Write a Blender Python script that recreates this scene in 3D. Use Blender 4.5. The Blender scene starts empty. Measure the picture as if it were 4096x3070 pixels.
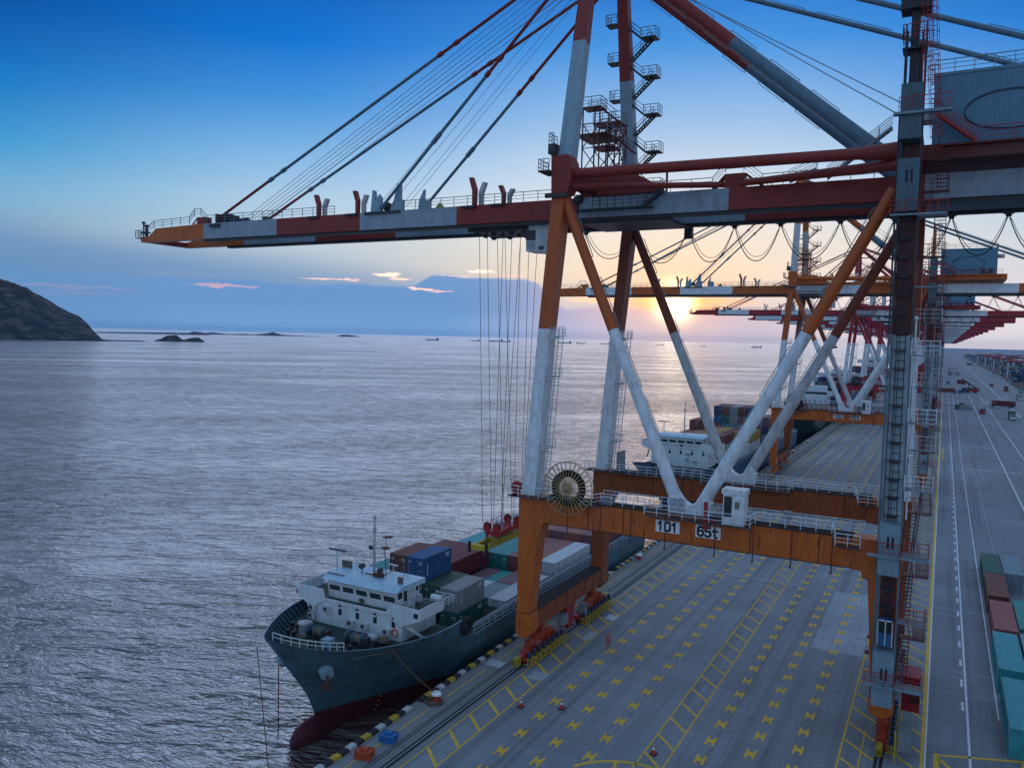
import bpy, math, random
from mathutils import Vector, Matrix
random.seed(11)
SC = bpy.context.scene
COL = SC.collection
PI = math.pi
R_ = math.radians
WATER = -5.0

# ---------------------------------------------------------------- mesh builder
SPLIT = set('draught_marks stair_railing landing_platform hanging_pipes electric_box stay_anchor node_platform sheave_tower cross_girder rail_clamp junction_boxes boom_steps roof_board side_light searchlight roof_aerials bulwark_frames house_railing girder_stair cross_beam rope_cradle handrail louvre boom_hinge hinge_walkway deck_rope wing_railing zigzag_stair vent_pipe dark_panel festoon_rail festoon_cable hatch_coaming side_railing coaming_stays air_conditioner beam_walkway access_stair tip_platform radar_platform hinge_platform tower_head'.split())
class MB:
    def __init__(s):
        s.v = []; s.f = []; s.m = []; s.mi = 0; s.sm = []; s.pr = []
        s.smooth = False
    def add(s, vs, fs):
        b = len(s.v); s.pr.append((b, b + len(vs), len(s.f), len(s.f) + len(fs)))
        s.v += [tuple(p) for p in vs]
        for f in fs:
            s.f.append([b + i for i in f]); s.m.append(s.mi); s.sm.append(s.smooth)
        return s
    def hexa(s, p):          # 4 bottom ccw, 4 top
        return s.add(p, [(3, 2, 1, 0), (4, 5, 6, 7), (0, 1, 5, 4), (1, 2, 6, 5), (2, 3, 7, 6), (3, 0, 4, 7)])
    def box(s, x0, x1, y0, y1, z0, z1):
        return s.hexa([(x0, y0, z0), (x1, y0, z0), (x1, y1, z0), (x0, y1, z0), (x0, y0, z1), (x1, y0, z1), (x1, y1, z1), (x0, y1, z1)])
    def cbox(s, c, w, d, h):
        return s.box(c[0] - w / 2, c[0] + w / 2, c[1] - d / 2, c[1] + d / 2, c[2], c[2] + h)
    def frame(s, p, q):
        p = Vector(p); q = Vector(q); d = (q - p)
        if d.length < 1e-6: d = Vector((0, 0, 1))
        d.normalize()
        up = Vector((0, 0, 1)) if abs(d.z) < .95 else Vector((0, 1, 0))
        a = d.cross(up).normalized(); b = a.cross(d).normalized()
        return p, q, a, b
    def beam(s, p, q, w, h, w2=None, h2=None):
        p, q, a, b = s.frame(p, q)
        w2 = w if w2 is None else w2; h2 = h if h2 is None else h2
        P = [p - a * w / 2 - b * h / 2, p + a * w / 2 - b * h / 2, p + a * w / 2 + b * h / 2, p - a * w / 2 + b * h / 2]
        Q = [q - a * w2 / 2 - b * h2 / 2, q + a * w2 / 2 - b * h2 / 2, q + a * w2 / 2 + b * h2 / 2, q - a * w2 / 2 + b * h2 / 2]
        return s.hexa(P + Q)
    def tube(s, p, q, r, n=8, r2=None, caps=True):
        p, q, a, b = s.frame(p, q)
        r2 = r if r2 is None else r2
        vs = []
        for c, rr in ((p, r), (q, r2)):
            for i in range(n):
                t = 2 * PI * i / n
                vs.append(c + a * math.cos(t) * rr + b * math.sin(t) * rr)
        fs = [(i, (i + 1) % n, n + (i + 1) % n, n + i) for i in range(n)]
        o = s.smooth; s.smooth = n > 6
        s.add(vs, fs); s.smooth = o
        if caps: s.add(vs, [tuple(range(n))[::-1], tuple(range(n, 2 * n))])
        return s
    def path(s, pts, r, n=6):
        for i in range(len(pts) - 1): s.tube(pts[i], pts[i + 1], r, n, caps=False)
        return s
    def prism(s, poly, axis, a, b):
        n = len(poly)
        def P(u, v, w):
            return {'x': (w, u, v), 'y': (u, w, v), 'z': (u, v, w)}[axis]
        vs = [P(u, v, a) for u, v in poly] + [P(u, v, b) for u, v in poly]
        fs = [(i, (i + 1) % n, n + (i + 1) % n, n + i) for i in range(n)] + [tuple(range(n))[::-1], tuple(range(n, 2 * n))]
        return s.add(vs, fs)
    def rail(s, pts, h=1.1, step=1.6, r=.035, mids=2):
        for i in range(len(pts) - 1):
            p = Vector(pts[i]); q = Vector(pts[i + 1]); L = (q - p).length
            for k in range(mids + 1):
                z = Vector((0, 0, h * (k + 1) / (mids + 1)))
                s.beam(p + z, q + z, r * (2 if k == mids else 1.3), r * (2 if k == mids else 1.3))
            n = max(1, int(round(L / step)))
            for k in range(n + (1 if i == len(pts) - 2 else 0)):
                c = p.lerp(q, k / n)
                s.beam(c, c + Vector((0, 0, h)), r * 1.7, r * 1.7)
        return s
    def stair(s, p, q, w, side=(0, 1, 0), rails=True, n=None):
        p = Vector(p); q = Vector(q); sd = Vector(side).normalized() * w / 2
        for k in (-1, 1): s.beam(p + sd * k, q + sd * k, .05, .22)
        n = n or max(3, int(abs(q.z - p.z) / .24))
        run = Vector((q.x - p.x, q.y - p.y, 0)).normalized() * .13
        for i in range(1, n):
            c = p.lerp(q, i / n)
            a = [c - sd - run, c + sd - run, c + sd + run, c - sd + run]
            s.hexa([x - Vector((0, 0, .03)) for x in a] + [x + Vector((0, 0, .0)) for x in a])
        if rails:
            for k in (-1, 1):
                for hh in (.5, 1.0):
                    s.beam(p + sd * k + Vector((0, 0, hh)), q + sd * k + Vector((0, 0, hh)), .05, .05)
                for i in range(0, n + 1, 4):
                    c = p.lerp(q, i / n) + sd * k
                    s.beam(c, c + Vector((0, 0, 1.0)), .045, .045)
        return s
    def ladder(s, p, q, w=.45, side=(1, 0, 0), step=.3, cage=False, out=(0, -1, 0), r=.03):
        p = Vector(p); q = Vector(q); sd = Vector(side) * w / 2; o = Vector(out)
        for k in (-1, 1): s.beam(p + sd * k, q + sd * k, r * 2, r * 2)
        n = max(2, int((q - p).length / step))
        for i in range(1, n):
            c = p.lerp(q, i / n); s.beam(c - sd, c + sd, r * 1.5, r * 1.5)
        if cage:
            m = max(2, int((q - p).length / .9))
            for i in range(m + 1):
                c = p.lerp(q, i / m)
                ring = [c + sd * math.cos(t) * 1.7 + o * (.36 + .36 * math.sin(t)) for t in [R_(a) for a in (-90 + 40, 0, 60, 90, 120, 180, 230)]]
                ring = [c + sd * 1.0] + [c + sd * 1.5 + o * .25, c + sd * 1.2 + o * .6, c + o * .75, c - sd * 1.2 + o * .6, c - sd * 1.5 + o * .25] + [c - sd]
                for a, b in zip(ring, ring[1:]): s.beam(a, b, r * 1.3, r * 1.3)
            for a in (sd * 1.5 + o * .25, o * .75, -sd * 1.5 + o * .25): s.beam(p + a, q + a, r * 1.3, r * 1.3)
        return s
    def lathe(s, prof, c=(0, 0, 0), n=16, axis='z'):
        vs = []
        for r, z in prof:
            for i in range(n):
                t = 2 * PI * i / n; u = r * math.cos(t); w = r * math.sin(t)
                vs.append({'z': (c[0] + u, c[1] + w, c[2] + z), 'x': (c[0] + z, c[1] + u, c[2] + w), 'y': (c[0] + u, c[1] + z, c[2] + w)}[axis])
        m = len(prof)
        o = s.smooth; s.smooth = True
        s.add(vs, [(j * n + i, j * n + (i + 1) % n, (j + 1) * n + (i + 1) % n, (j + 1) * n + i) for j in range(m - 1) for i in range(n)])
        s.smooth = o
        return s
    def torus(s, c, R, r, axis='y', n=32, k=6):
        pr = [(R + r * math.cos(2 * PI * i / k), r * math.sin(2 * PI * i / k)) for i in range(k + 1)]
        return s.lathe(pr, c, n, axis)
    def groups(s, tol=.12):
        bb = []
        for a, b, _, _ in s.pr:
            q = s.v[a:b]; bb.append([min(p[i] for p in q) - tol for i in range(3)] + [max(p[i] for p in q) + tol for i in range(3)])
        n = len(bb); par = list(range(n))
        def f(i):
            while par[i] != i: par[i] = par[par[i]]; i = par[i]
            return i
        for i in range(n):
            A = bb[i]
            for j in range(i):
                B = bb[j]
                if A[0] <= B[3] and B[0] <= A[3] and A[1] <= B[4] and B[1] <= A[4] and A[2] <= B[5] and B[2] <= A[5]: par[f(i)] = f(j)
        g = {}
        for i in range(n): g.setdefault(f(i), []).append(i)
        return list(g.values())
    def build(s, name, mats, parent=None, loc=None):
        if name in SPLIT and len(s.pr) < 900:
            gs = s.groups()
            if len(gs) > 1:
                out = []
                for g in gs:
                    m = MB()
                    for i in g:
                        a, b, fa, fb = s.pr[i]; o_ = len(m.v); m.v += s.v[a:b]
                        for k in range(fa, fb): m.f.append([x - a + o_ for x in s.f[k]]); m.m.append(s.m[k]); m.sm.append(s.sm[k])
                    out.append(m.build_(name, mats, parent, loc))
                return out[0]
        return s.build_(name, mats, parent, loc)
    def build_(s, name, mats, parent=None, loc=None):
        me = bpy.data.meshes.new(name)
        O = Vector((0, 0, 0))
        if parent is not None: O = Vector(parent.get('_o', (0, 0, 0)))
        elif loc is not None: O = Vector(loc)
        me.from_pydata([tuple(Vector(p) - O) for p in s.v], [], s.f)
        if not isinstance(mats, (list, tuple)): mats = [mats]
        for m in mats: me.materials.append(m)
        me.polygons.foreach_set('material_index', s.m)
        me.polygons.foreach_set('use_smooth', s.sm)
        me.update()
        o = bpy.data.objects.new(name, me); COL.objects.link(o)
        if parent is not None: o.parent = parent; o['_o'] = tuple(O)
        elif loc is not None: o.location = loc; o['_o'] = tuple(O)
        else: o['_o'] = (0.0, 0.0, 0.0)
        return o

def thing(name, loc, label, cat, group=None):
    o = bpy.data.objects.new(name, None); COL.objects.link(o)
    o.empty_display_size = .5
    o.location = loc; o['_o'] = tuple(float(a) for a in loc)
    tag(o, label, cat, group); return o
def tag(o, label=None, cat=None, group=None, kind=None):
    if label: o['label'] = label
    if cat: o['category'] = cat
    if group: o['group'] = group
    if kind: o['kind'] = kind
    return o
def struct(o): o['kind'] = 'structure'; return o
CH = {}
def kids(o): return [c for c in bpy.data.objects if c.parent == o]
def copy_tree(o, parent=None, cache=None):
    if cache is None:
        cache = {}
        for c in bpy.data.objects:
            if c.parent: cache.setdefault(c.parent.name, []).append(c)
    c = o.copy(); COL.objects.link(c)
    if parent is not None: c.parent = parent
    for ch in cache.get(o.name, []): copy_tree(ch, c, cache)
    return c

# ---------------------------------------------------------------- materials
def nn(t, ty, **k):
    n = t.nodes.new(ty)
    for a, b in k.items():
        if a in n.inputs: n.inputs[a].default_value = b
        else: setattr(n, a, b)
    return n
MATS = {}
def paint(name, col, rough=.5, dirt=.25, rust=0., metal=0., scale=1.0, spec=.4, objcol=False, streak=1.0, bump=0., rustcol=(.10, .035, .015), grime=(.55, .5, .46)):
    if name in MATS: return MATS[name]
    m = bpy.data.materials.new(name); m.use_nodes = True; t = m.node_tree
    b = t.nodes['Principled BSDF']
    b.inputs['Roughness'].default_value = rough; b.inputs['Metallic'].default_value = metal
    b.inputs['Specular IOR Level'].default_value = spec
    tc = nn(t, 'ShaderNodeTexCoord'); oi = nn(t, 'ShaderNodeObjectInfo')
    mul = nn(t, 'ShaderNodeVectorMath', operation='SCALE'); mul.inputs[0].default_value = (37, 91, 53)
    t.links.new(oi.outputs['Random'], mul.inputs['Scale'])
    ad = nn(t, 'ShaderNodeVectorMath', operation='ADD')
    t.links.new(tc.outputs['Object'], ad.inputs[0]); t.links.new(mul.outputs[0], ad.inputs[1])
    n1 = nn(t, 'ShaderNodeTexNoise'); n1.inputs['Scale'].default_value = .9 * scale; n1.inputs['Detail'].default_value = 6; n1.inputs['Roughness'].default_value = .65
    t.links.new(ad.outputs[0], n1.inputs['Vector'])
    mp = nn(t, 'ShaderNodeMapping'); mp.inputs['Scale'].default_value = (2.2 * scale, 2.2 * scale, .35 * scale / streak)
    t.links.new(ad.outputs[0], mp.inputs['Vector'])
    n2 = nn(t, 'ShaderNodeTexNoise'); n2.inputs['Scale'].default_value = 1.0; n2.inputs['Detail'].default_value = 5
    t.links.new(mp.outputs[0], n2.inputs['Vector'])
    base = nn(t, 'ShaderNodeMix', data_type='RGBA'); base.inputs['A'].default_value = (*col, 1)
    if objcol: t.links.new(oi.outputs['Color'], base.inputs['A'])
    mg = nn(t, 'ShaderNodeMix', data_type='RGBA', blend_type='MULTIPLY'); mg.inputs['Factor'].default_value = 1
    mg.inputs['A'].default_value = (*col, 1); mg.inputs['B'].default_value = (*grime, 1)
    if objcol: t.links.new(oi.outputs['Color'], mg.inputs['A'])
    r1 = nn(t, 'ShaderNodeMapRange'); r1.inputs['From Min'].default_value = .42; r1.inputs['From Max'].default_value = .72; r1.inputs['To Max'].default_value = min(1, dirt * 2.2)
    av = nn(t, 'ShaderNodeMath', operation='ADD'); hv = nn(t, 'ShaderNodeMath', operation='MULTIPLY'); hv.inputs[1].default_value = .5
    t.links.new(n1.outputs['Fac'], av.inputs[0]); t.links.new(n2.outputs['Fac'], av.inputs[1]); t.links.new(av.outputs[0], hv.inputs[0])
    t.links.new(hv.outputs[0], r1.inputs['Value'])
    t.links.new(mg.outputs['Result'], base.inputs['B']); t.links.new(r1.outputs['Result'], base.inputs['Factor'])
    last = base.outputs['Result']
    if rust > 0:
        r2 = nn(t, 'ShaderNodeMapRange'); th = .70 - .22 * rust
        r2.inputs['From Min'].default_value = th; r2.inputs['From Max'].default_value = th + .10
        n3 = nn(t, 'ShaderNodeTexNoise'); n3.inputs['Scale'].default_value = 1.7 * scale; n3.inputs['Detail'].default_value = 8; n3.inputs['Roughness'].default_value = .7
        t.links.new(mp.outputs[0], n3.inputs['Vector'])
        t.links.new(n3.outputs['Fac'], r2.inputs['Value'])
        mx = nn(t, 'ShaderNodeMix', data_type='RGBA'); mx.inputs['B'].default_value = (*rustcol, 1)
        t.links.new(last, mx.inputs['A']); t.links.new(r2.outputs['Result'], mx.inputs['Factor']); last = mx.outputs['Result']
    t.links.new(last, b.inputs['Base Color'])
    if bump:
        bp = nn(t, 'ShaderNodeBump'); bp.inputs['Strength'].default_value = bump; bp.inputs['Distance'].default_value = .05
        t.links.new(n1.outputs['Fac'], bp.inputs['Height']); t.links.new(bp.outputs[0], b.inputs['Normal'])
    MATS[name] = m; return m
def plain(name, col, rough=.6, metal=0., emit=0.):
    if name in MATS: return MATS[name]
    m = bpy.data.materials.new(name); m.use_nodes = True; b = m.node_tree.nodes['Principled BSDF']
    t = m.node_tree
    no = nn(t, 'ShaderNodeTexNoise'); no.inputs['Scale'].default_value = 3
    mx = nn(t, 'ShaderNodeMix', data_type='RGBA'); mx.inputs['A'].default_value = tuple(c * .75 for c in col) + (1,); mx.inputs['B'].default_value = tuple(min(1, c * 1.2) for c in col) + (1,)
    t.links.new(no.outputs['Fac'], mx.inputs['Factor']); t.links.new(mx.outputs['Result'], b.inputs['Base Color'])
    b.inputs['Roughness'].default_value = rough; b.inputs['Metallic'].default_value = metal
    if emit: b.inputs['Emission Color'].default_value = (*col, 1); b.inputs['Emission Strength'].default_value = emit
    MATS[name] = m; return m

ORANGE = paint('orange_paint', (.56, .125, .014), .45, .34, .62, grime=(.6, .45, .4))
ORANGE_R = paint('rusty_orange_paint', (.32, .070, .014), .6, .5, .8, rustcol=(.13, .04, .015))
REDUP = paint('red_orange_shaded', (.27, .030, .022), .5, .35, .35)  # upper-frame red, darkened: its backlit shade is put into the colour
RED = paint('crimson_paint', (.40, .02, .03), .45, .25, .1)
WHITE = paint('white_paint', (.74, .79, .84), .45, .36, .55, rustcol=(.30, .22, .17))
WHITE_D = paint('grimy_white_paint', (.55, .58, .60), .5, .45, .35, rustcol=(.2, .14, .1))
BLUEGREY = paint('blue_grey_sheet', (.12, .19, .23), .45, .25, .1)
GREYST = paint('grey_steel', (.22, .25, .28), .5, .3, .1)
GRIMY = paint('grimy_deck', (.05, .045, .045), .95, .5, .5, spec=.05)
DARK = paint('dark_steel', (.045, .045, .05), .55, .3, .1)
RUSTY = paint('rust_brown_steel', (.12, .045, .03), .7, .4, .4)
BLACKRUB = plain('black_rubber', (.012, .012, .014), .7)
YELLOW = paint('yellow_paint', (.62, .42, .03), .5, .3, .2)
YELLOWD = paint('dirty_yellow_paint', (.40, .30, .02), .5, .45, .3)
REDM = paint('machine_red', (.38, .02, .02), .45, .3, .2)
GLASS = plain('dark_glass', (.03, .045, .05), .08)
GLASSG = plain('cab_glass', (.25, .36, .33), .1)
BLUEM = paint('motor_blue', (.02, .07, .16), .5, .3, .1)
DARKBLUE = plain('sign_ink', (.01, .02, .07), .6)
SIGNW = paint('sign_white', (.8, .82, .84), .5, .1, .05)
ROPE = plain('wire_rope', (.10, .10, .11), .6, .3)
ROPEW = plain('pale_wire_rope', (.30, .34, .38), .5, .3)
MOOR = plain('mooring_rope', (.16, .09, .05), .9)
HAZE = 0.000035
# ---------------------------------------------------------------- camera
cd = bpy.data.cameras.new('camera'); cam = bpy.data.objects.new('camera', cd); COL.objects.link(cam)
yaw, pitch, roll = R_(-28.41938716), R_(-3.33035568), R_(1.32935953)
fw = Vector((math.sin(yaw) * math.cos(pitch), math.cos(yaw) * math.cos(pitch), math.sin(pitch)))
rt = Vector((math.cos(yaw), -math.sin(yaw), 0)); up = rt.cross(fw)
r2 = rt * math.cos(roll) + up * math.sin(roll); u2 = -rt * math.sin(roll) + up * math.cos(roll)
Mx = Matrix((r2, u2, -fw)).transposed().to_4x4(); Mx.translation = (0, 0, 35)
cam.matrix_world = Mx
cd.sensor_fit = 'HORIZONTAL'; cd.sensor_width = 36; cd.lens = 28.0325; cd.clip_end = 200000; cd.clip_start = .5
SC.camera = cam

# ---------------------------------------------------------------- world
SUN_AZ = R_(-17.1); SUN_EL = R_(2.7)
SUNV = Vector((math.sin(SUN_AZ) * math.cos(SUN_EL), math.cos(SUN_AZ) * math.cos(SUN_EL), math.sin(SUN_EL)))
w = bpy.data.worlds.new('World'); SC.world = w; w.use_nodes = True
t = w.node_tree; bg = t.nodes['Background']
sky = nn(t, 'ShaderNodeTexSky'); sky.sky_type = 'NISHITA'; sky.sun_disc = False
sky.sun_elevation = SUN_EL; sky.sun_rotation = SUN_AZ; sky.altitude = 30; sky.air_density = 1.0; sky.dust_density = 1.5; sky.ozone_density = 3.0
def M(op, a, b=None, c=None, clamp=False):
    n = nn(t, 'ShaderNodeMath', operation=op); n.use_clamp = clamp
    for i, v in enumerate((a, b, c)):
        if v is None: continue
        if isinstance(v, (int, float)): n.inputs[i].default_value = v
        else: t.links.new(v, n.inputs[i])
    return n.outputs[0]
def MR(v, a, b, c=0, d=1, ty='SMOOTHSTEP'):
    n = nn(t, 'ShaderNodeMapRange'); n.interpolation_type = ty
    t.links.new(v, n.inputs['Value'])
    for k, x in (('From Min', a), ('From Max', b), ('To Min', c), ('To Max', d)):
        if isinstance(x, (int, float)): n.inputs[k].default_value = x
        else: t.links.new(x, n.inputs[k])
    return n.outputs['Result']
def MIX(f, a, b, bt='MIX'):
    n = nn(t, 'ShaderNodeMix', data_type='RGBA', blend_type=bt)
    for k, x in (('Factor', f), ('A', a), ('B', b)):
        if isinstance(x, (int, float)): n.inputs[k].default_value = x
        elif isinstance(x, tuple): n.inputs[k].default_value = x
        else: t.links.new(x, n.inputs[k])
    return n.outputs['Result']
def lin(r, g, b, k=1.0):
    f = lambda c: ((c / 255 + .055) / 1.055) ** 2.4 if c > 10 else c / 255 / 12.92
    return (f(r) * k, f(g) * k, f(b) * k, 1)
def RAMP(v, stops):
    n = nn(t, 'ShaderNodeValToRGB'); cr = n.color_ramp; cr.interpolation = 'EASE' if False else 'LINEAR'
    for i, (e, c) in enumerate(stops):
        p = math.sqrt(e / 90)
        el = cr.elements[i] if i < 2 else cr.elements.new(p)
        el.position = p; el.color = lin(*c)
    t.links.new(v, n.inputs[0]); return n.outputs[0]
tc = nn(t, 'ShaderNodeTexCoord'); nrm = nn(t, 'ShaderNodeVectorMath', operation='NORMALIZE'); t.links.new(tc.outputs['Generated'], nrm.inputs[0])
sp = nn(t, 'ShaderNodeSeparateXYZ'); t.links.new(nrm.outputs[0], sp.inputs[0])
X, Y, Z = sp.outputs
EL = M('MULTIPLY', M('ARCSINE', Z), 180 / PI)
AZ = M('MULTIPLY', M('ARCTAN2', X, Y), 180 / PI)
dA = M('ABSOLUTE', M('SUBTRACT', AZ, -17.1))
DA = M('MINIMUM', dA, M('SUBTRACT', 360.0, dA))
ELc = M('MAXIMUM', EL, 0.0)
S = M('SQRT', M('DIVIDE', ELc, 90.0))
near = RAMP(S, [(0, (180, 184, 206)), (90, (172, 196, 224)), (2.2, (194, 194, 206)), (4.6, (232, 214, 192)), (6.8, (228, 220, 208)), (9.5, (214, 222, 230)), (12.5, (190, 212, 234)), (16, (146, 190, 234)), (19.5, (72, 156, 228)), (24, (8, 112, 204)), (36, (120, 168, 216))])
mid = RAMP(S, [(0, (128, 160, 198)), (90, (172, 196, 224)), (1.5, (122, 158, 200)), (4.0, (158, 176, 196)), (6.2, (182, 198, 210)), (9, (172, 200, 222)), (12, (134, 184, 226)), (15.5, (72, 154, 222)), (19, (4, 122, 212)), (23, (4, 98, 188)), (36, (116, 162, 210))])
far = RAMP(S, [(0, (78, 124, 168)), (90, (172, 196, 224)), (1.6, (72, 128, 178)), (3.6, (88, 130, 168)), (5.6, (130, 160, 184)), (8.0, (112, 168, 204)), (11, (54, 150, 204)), (14.5, (4, 122, 196)), (18.5, (0, 84, 164)), (24, (6, 80, 156)), (38, (110, 156, 204))])
back = RAMP(S, [(0, (150, 172, 200)), (90, (172, 196, 224)), (8, (182, 200, 224)), (20, (180, 202, 230)), (35, (160, 192, 222)), (50, (150, 184, 218))])  # sky behind and overhead, out of view, brightened to fill ground and near faces
c = MIX(MR(DA, 4, 28), near, mid)
c = MIX(MR(DA, 24, 48), c, far)
c = MIX(1.0, c, MIX(MR(EL, 7, 17), (.90, .90, .90, 1), (.66, .74, .80, 1)), 'MULTIPLY')
c = MIX(1.0, c, MIX(MR(EL, 24, 36), (1, 1, 1, 1), (.98, 1.0, 1.02, 1)), 'MULTIPLY')
bk = MIX(1.0, back, (.58, .66, .74, 1), 'MULTIPLY')
c = MIX(MR(DA, 62, 115), c, bk)
# a share of the physical sky, then soft cloud layers
c = MIX(M('MULTIPLY', MR(AZ, -14, -4), MR(EL, 1, 9, .85, 0)), c, lin(226, 216, 218))
ngr = MIX(1.0, sky.outputs[0], (.055, .06, .075, 1), 'MULTIPLY')
c = MIX(.10, c, ngr)
comb = nn(t, 'ShaderNodeCombineXYZ'); t.links.new(AZ, comb.inputs[0]); t.links.new(EL, comb.inputs[1])
def NOI(sx, sy, sc=1.0, det=6, rough=.6, ox=0.):
    mp = nn(t, 'ShaderNodeMapping'); mp.inputs['Scale'].default_value = (sx, sy, 1); mp.inputs['Location'].default_value = (ox, ox * .7, 0)
    t.links.new(comb.outputs[0], mp.inputs['Vector'])
    n = nn(t, 'ShaderNodeTexNoise'); n.inputs['Scale'].default_value = sc; n.inputs['Detail'].default_value = det; n.inputs['Roughness'].default_value = rough
    t.links.new(mp.outputs[0], n.inputs['Vector']); return n.outputs['Fac']
nb = NOI(.16, .55, 1, 7, .62, 3.3)
nh = NOI(.30, 1.5, 1, 6, .6, 9.1)
# long soft veil that sinks towards the sun
top2 = M('ADD', MR(AZ, -64, -34, 7.3, 4.5, 'LINEAR'), M('MULTIPLY', M('SUBTRACT', NOI(.05, .25, 1, 3, .5, 1.0), .5), 1.5))
veil = M('MULTIPLY', MR(M('SUBTRACT', EL, top2), -2.0, .5, .62, 0), MR(AZ, -34, -26, 1, 0))
c = MIX(veil, c, lin(88, 128, 172))
# cloud bank with a lit rim
topb = M('ADD', M('ADD', MR(AZ, -27.5, -24.5, 0, -2.1), MR(AZ, -36.0, -34.0, 3.55, 4.35)), M('MULTIPLY', M('SUBTRACT', nb, .5), 1.5))
dd = M('SUBTRACT', EL, topb)
pres = M('MULTIPLY', MR(AZ, -60, -46, .45, 1), MR(AZ, -15, -7, 1, 0))
bank = M('MULTIPLY', MR(dd, -.22, .06, 1, 0), pres)
bcol = MIX(MR(DA, 1, 15), lin(190, 172, 192), lin(92, 134, 182))
bcol = MIX(MR(EL, 0, 2.4, 1, 0), bcol, MIX(MR(DA, 2, 17), lin(186, 184, 208), lin(108, 152, 198)))
c = MIX(M('MULTIPLY', bank, .92), c, bcol)
azn = M('ADD', AZ, M('MULTIPLY', M('SUBTRACT', NOI(.5, 1.2, 1, 5, .65, 4.0), .5), 1.6)); eln = M('ADD', EL, M('MULTIPLY', M('SUBTRACT', NOI(.6, 2.2, 1, 6, .65, 14.0), .5), .75))
for a0, e0, wa, we, col_, k0 in ((-20.6, 2.85, 3.9, .20, (255, 206, 168), .85), (-13.8, 2.75, 2.2, .16, (255, 190, 150), .6), (-37.4, 4.22, .85, .14, (255, 226, 206), 1), (-36.4, 3.98, .8, .09, (255, 214, 196), .9), (-34.9, 3.28, 1.0, .11, (255, 206, 192), .95), (-33.6, 3.12, .7, .06, (255, 196, 190), .8),
                                 (-30.7, 4.62, .85, .12, (255, 232, 210), 1), (-32.6, 4.3, 1.2, .05, (245, 206, 200), .8), (-28.2, 4.4, 1.6, .05, (240, 200, 196), .6), (-41.3, 3.75, 1.9, .055, (246, 200, 190), .85), (-48.3, 3.02, 1.9, .12, (196, 156, 172), .7), (-57.0, 2.55, 3.2, .14, (140, 138, 172), .4)):
    q = M('ADD', M('POWER', M('DIVIDE', M('SUBTRACT', azn, a0), wa), 2.0), M('POWER', M('DIVIDE', M('SUBTRACT', eln, e0), we), 2.0))
    c = MIX(M('MULTIPLY', MR(q, .5, 1.6, 1, 0), k0), c, lin(*col_))
# streaks of lit cloud, low in the west
st = M('MULTIPLY', MR(NOI(.11, 2.2, 1, 4, .55, 21.0), .56, .68), M('MULTIPLY', MR(EL, 1.6, 2.3), MR(EL, 3.2, 4.2, 1, 0)))
st = M('MULTIPLY', st, MR(AZ, -46, -38, .12, 0))
c = MIX(st, c, lin(176, 146, 176))
# glow of the sun behind the bank
sv = nn(t, 'ShaderNodeVectorMath', operation='DOT_PRODUCT'); t.links.new(nrm.outputs[0], sv.inputs[0]); sv.inputs[1].default_value = tuple(SUNV)
ang = M('MULTIPLY', M('ARCCOSINE', M('MINIMUM', sv.outputs['Value'], 1.0)), 180 / PI)
dEl = M('SUBTRACT', EL, 2.7)
ell = M('SQRT', M('ADD', M('POWER', M('MULTIPLY', DA, .42), 2.0), M('POWER', M('MULTIPLY', dEl, 1.35), 2.0)))
edge = MR(M('SUBTRACT', EL, M('ADD', 1.55, M('MULTIPLY', nb, 1.1))), -.25, .25)
g1 = M('MULTIPLY', M('POWER', 2.718, M('MULTIPLY', M('MULTIPLY', ell, ell), -.9)), M('ADD', M('MULTIPLY', edge, .85), .15))
g2 = M('POWER', 2.718, M('MULTIPLY', ang, -.30))
g3 = M('POWER', 2.718, M('MULTIPLY', M('MULTIPLY', ang, ang), -.95))
c = MIX(M('MULTIPLY', g2, .62, None, True), c, lin(255, 190, 118, 1.12))
c = MIX(M('MULTIPLY', g1, .95, None, True), c, lin(255, 150, 48, 1.7))
c = MIX(M('MULTIPLY', g3, .95, None, True), c, (4.2, 3.3, 1.9, 1))
# below the horizon: dim sea colour, never seen directly
c = MIX(MR(EL, -6, -.5, 1, 0), c, lin(70, 80, 95))
sc_ = nn(t, 'ShaderNodeVectorMath', operation='SCALE'); t.links.new(c, sc_.inputs[0]); sc_.inputs['Scale'].default_value = 10.0
t.links.new(sc_.outputs[0], bg.inputs['Color']); bg.inputs['Strength'].default_value = .1
SC.view_settings.view_transform = 'Standard'; SC.view_settings.look = 'None'; SC.view_settings.exposure = 0.42; SC.view_settings.gamma = 1.0
sl = bpy.data.lights.new('sun', 'SUN'); sl.energy = .5; sl.angle = R_(120); sl.color = (1.0, .80, .62)
so = bpy.data.objects.new('sun', sl); COL.objects.link(so); so.rotation_euler = (-SUNV).to_track_quat('-Z', 'Y').to_euler()
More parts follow.
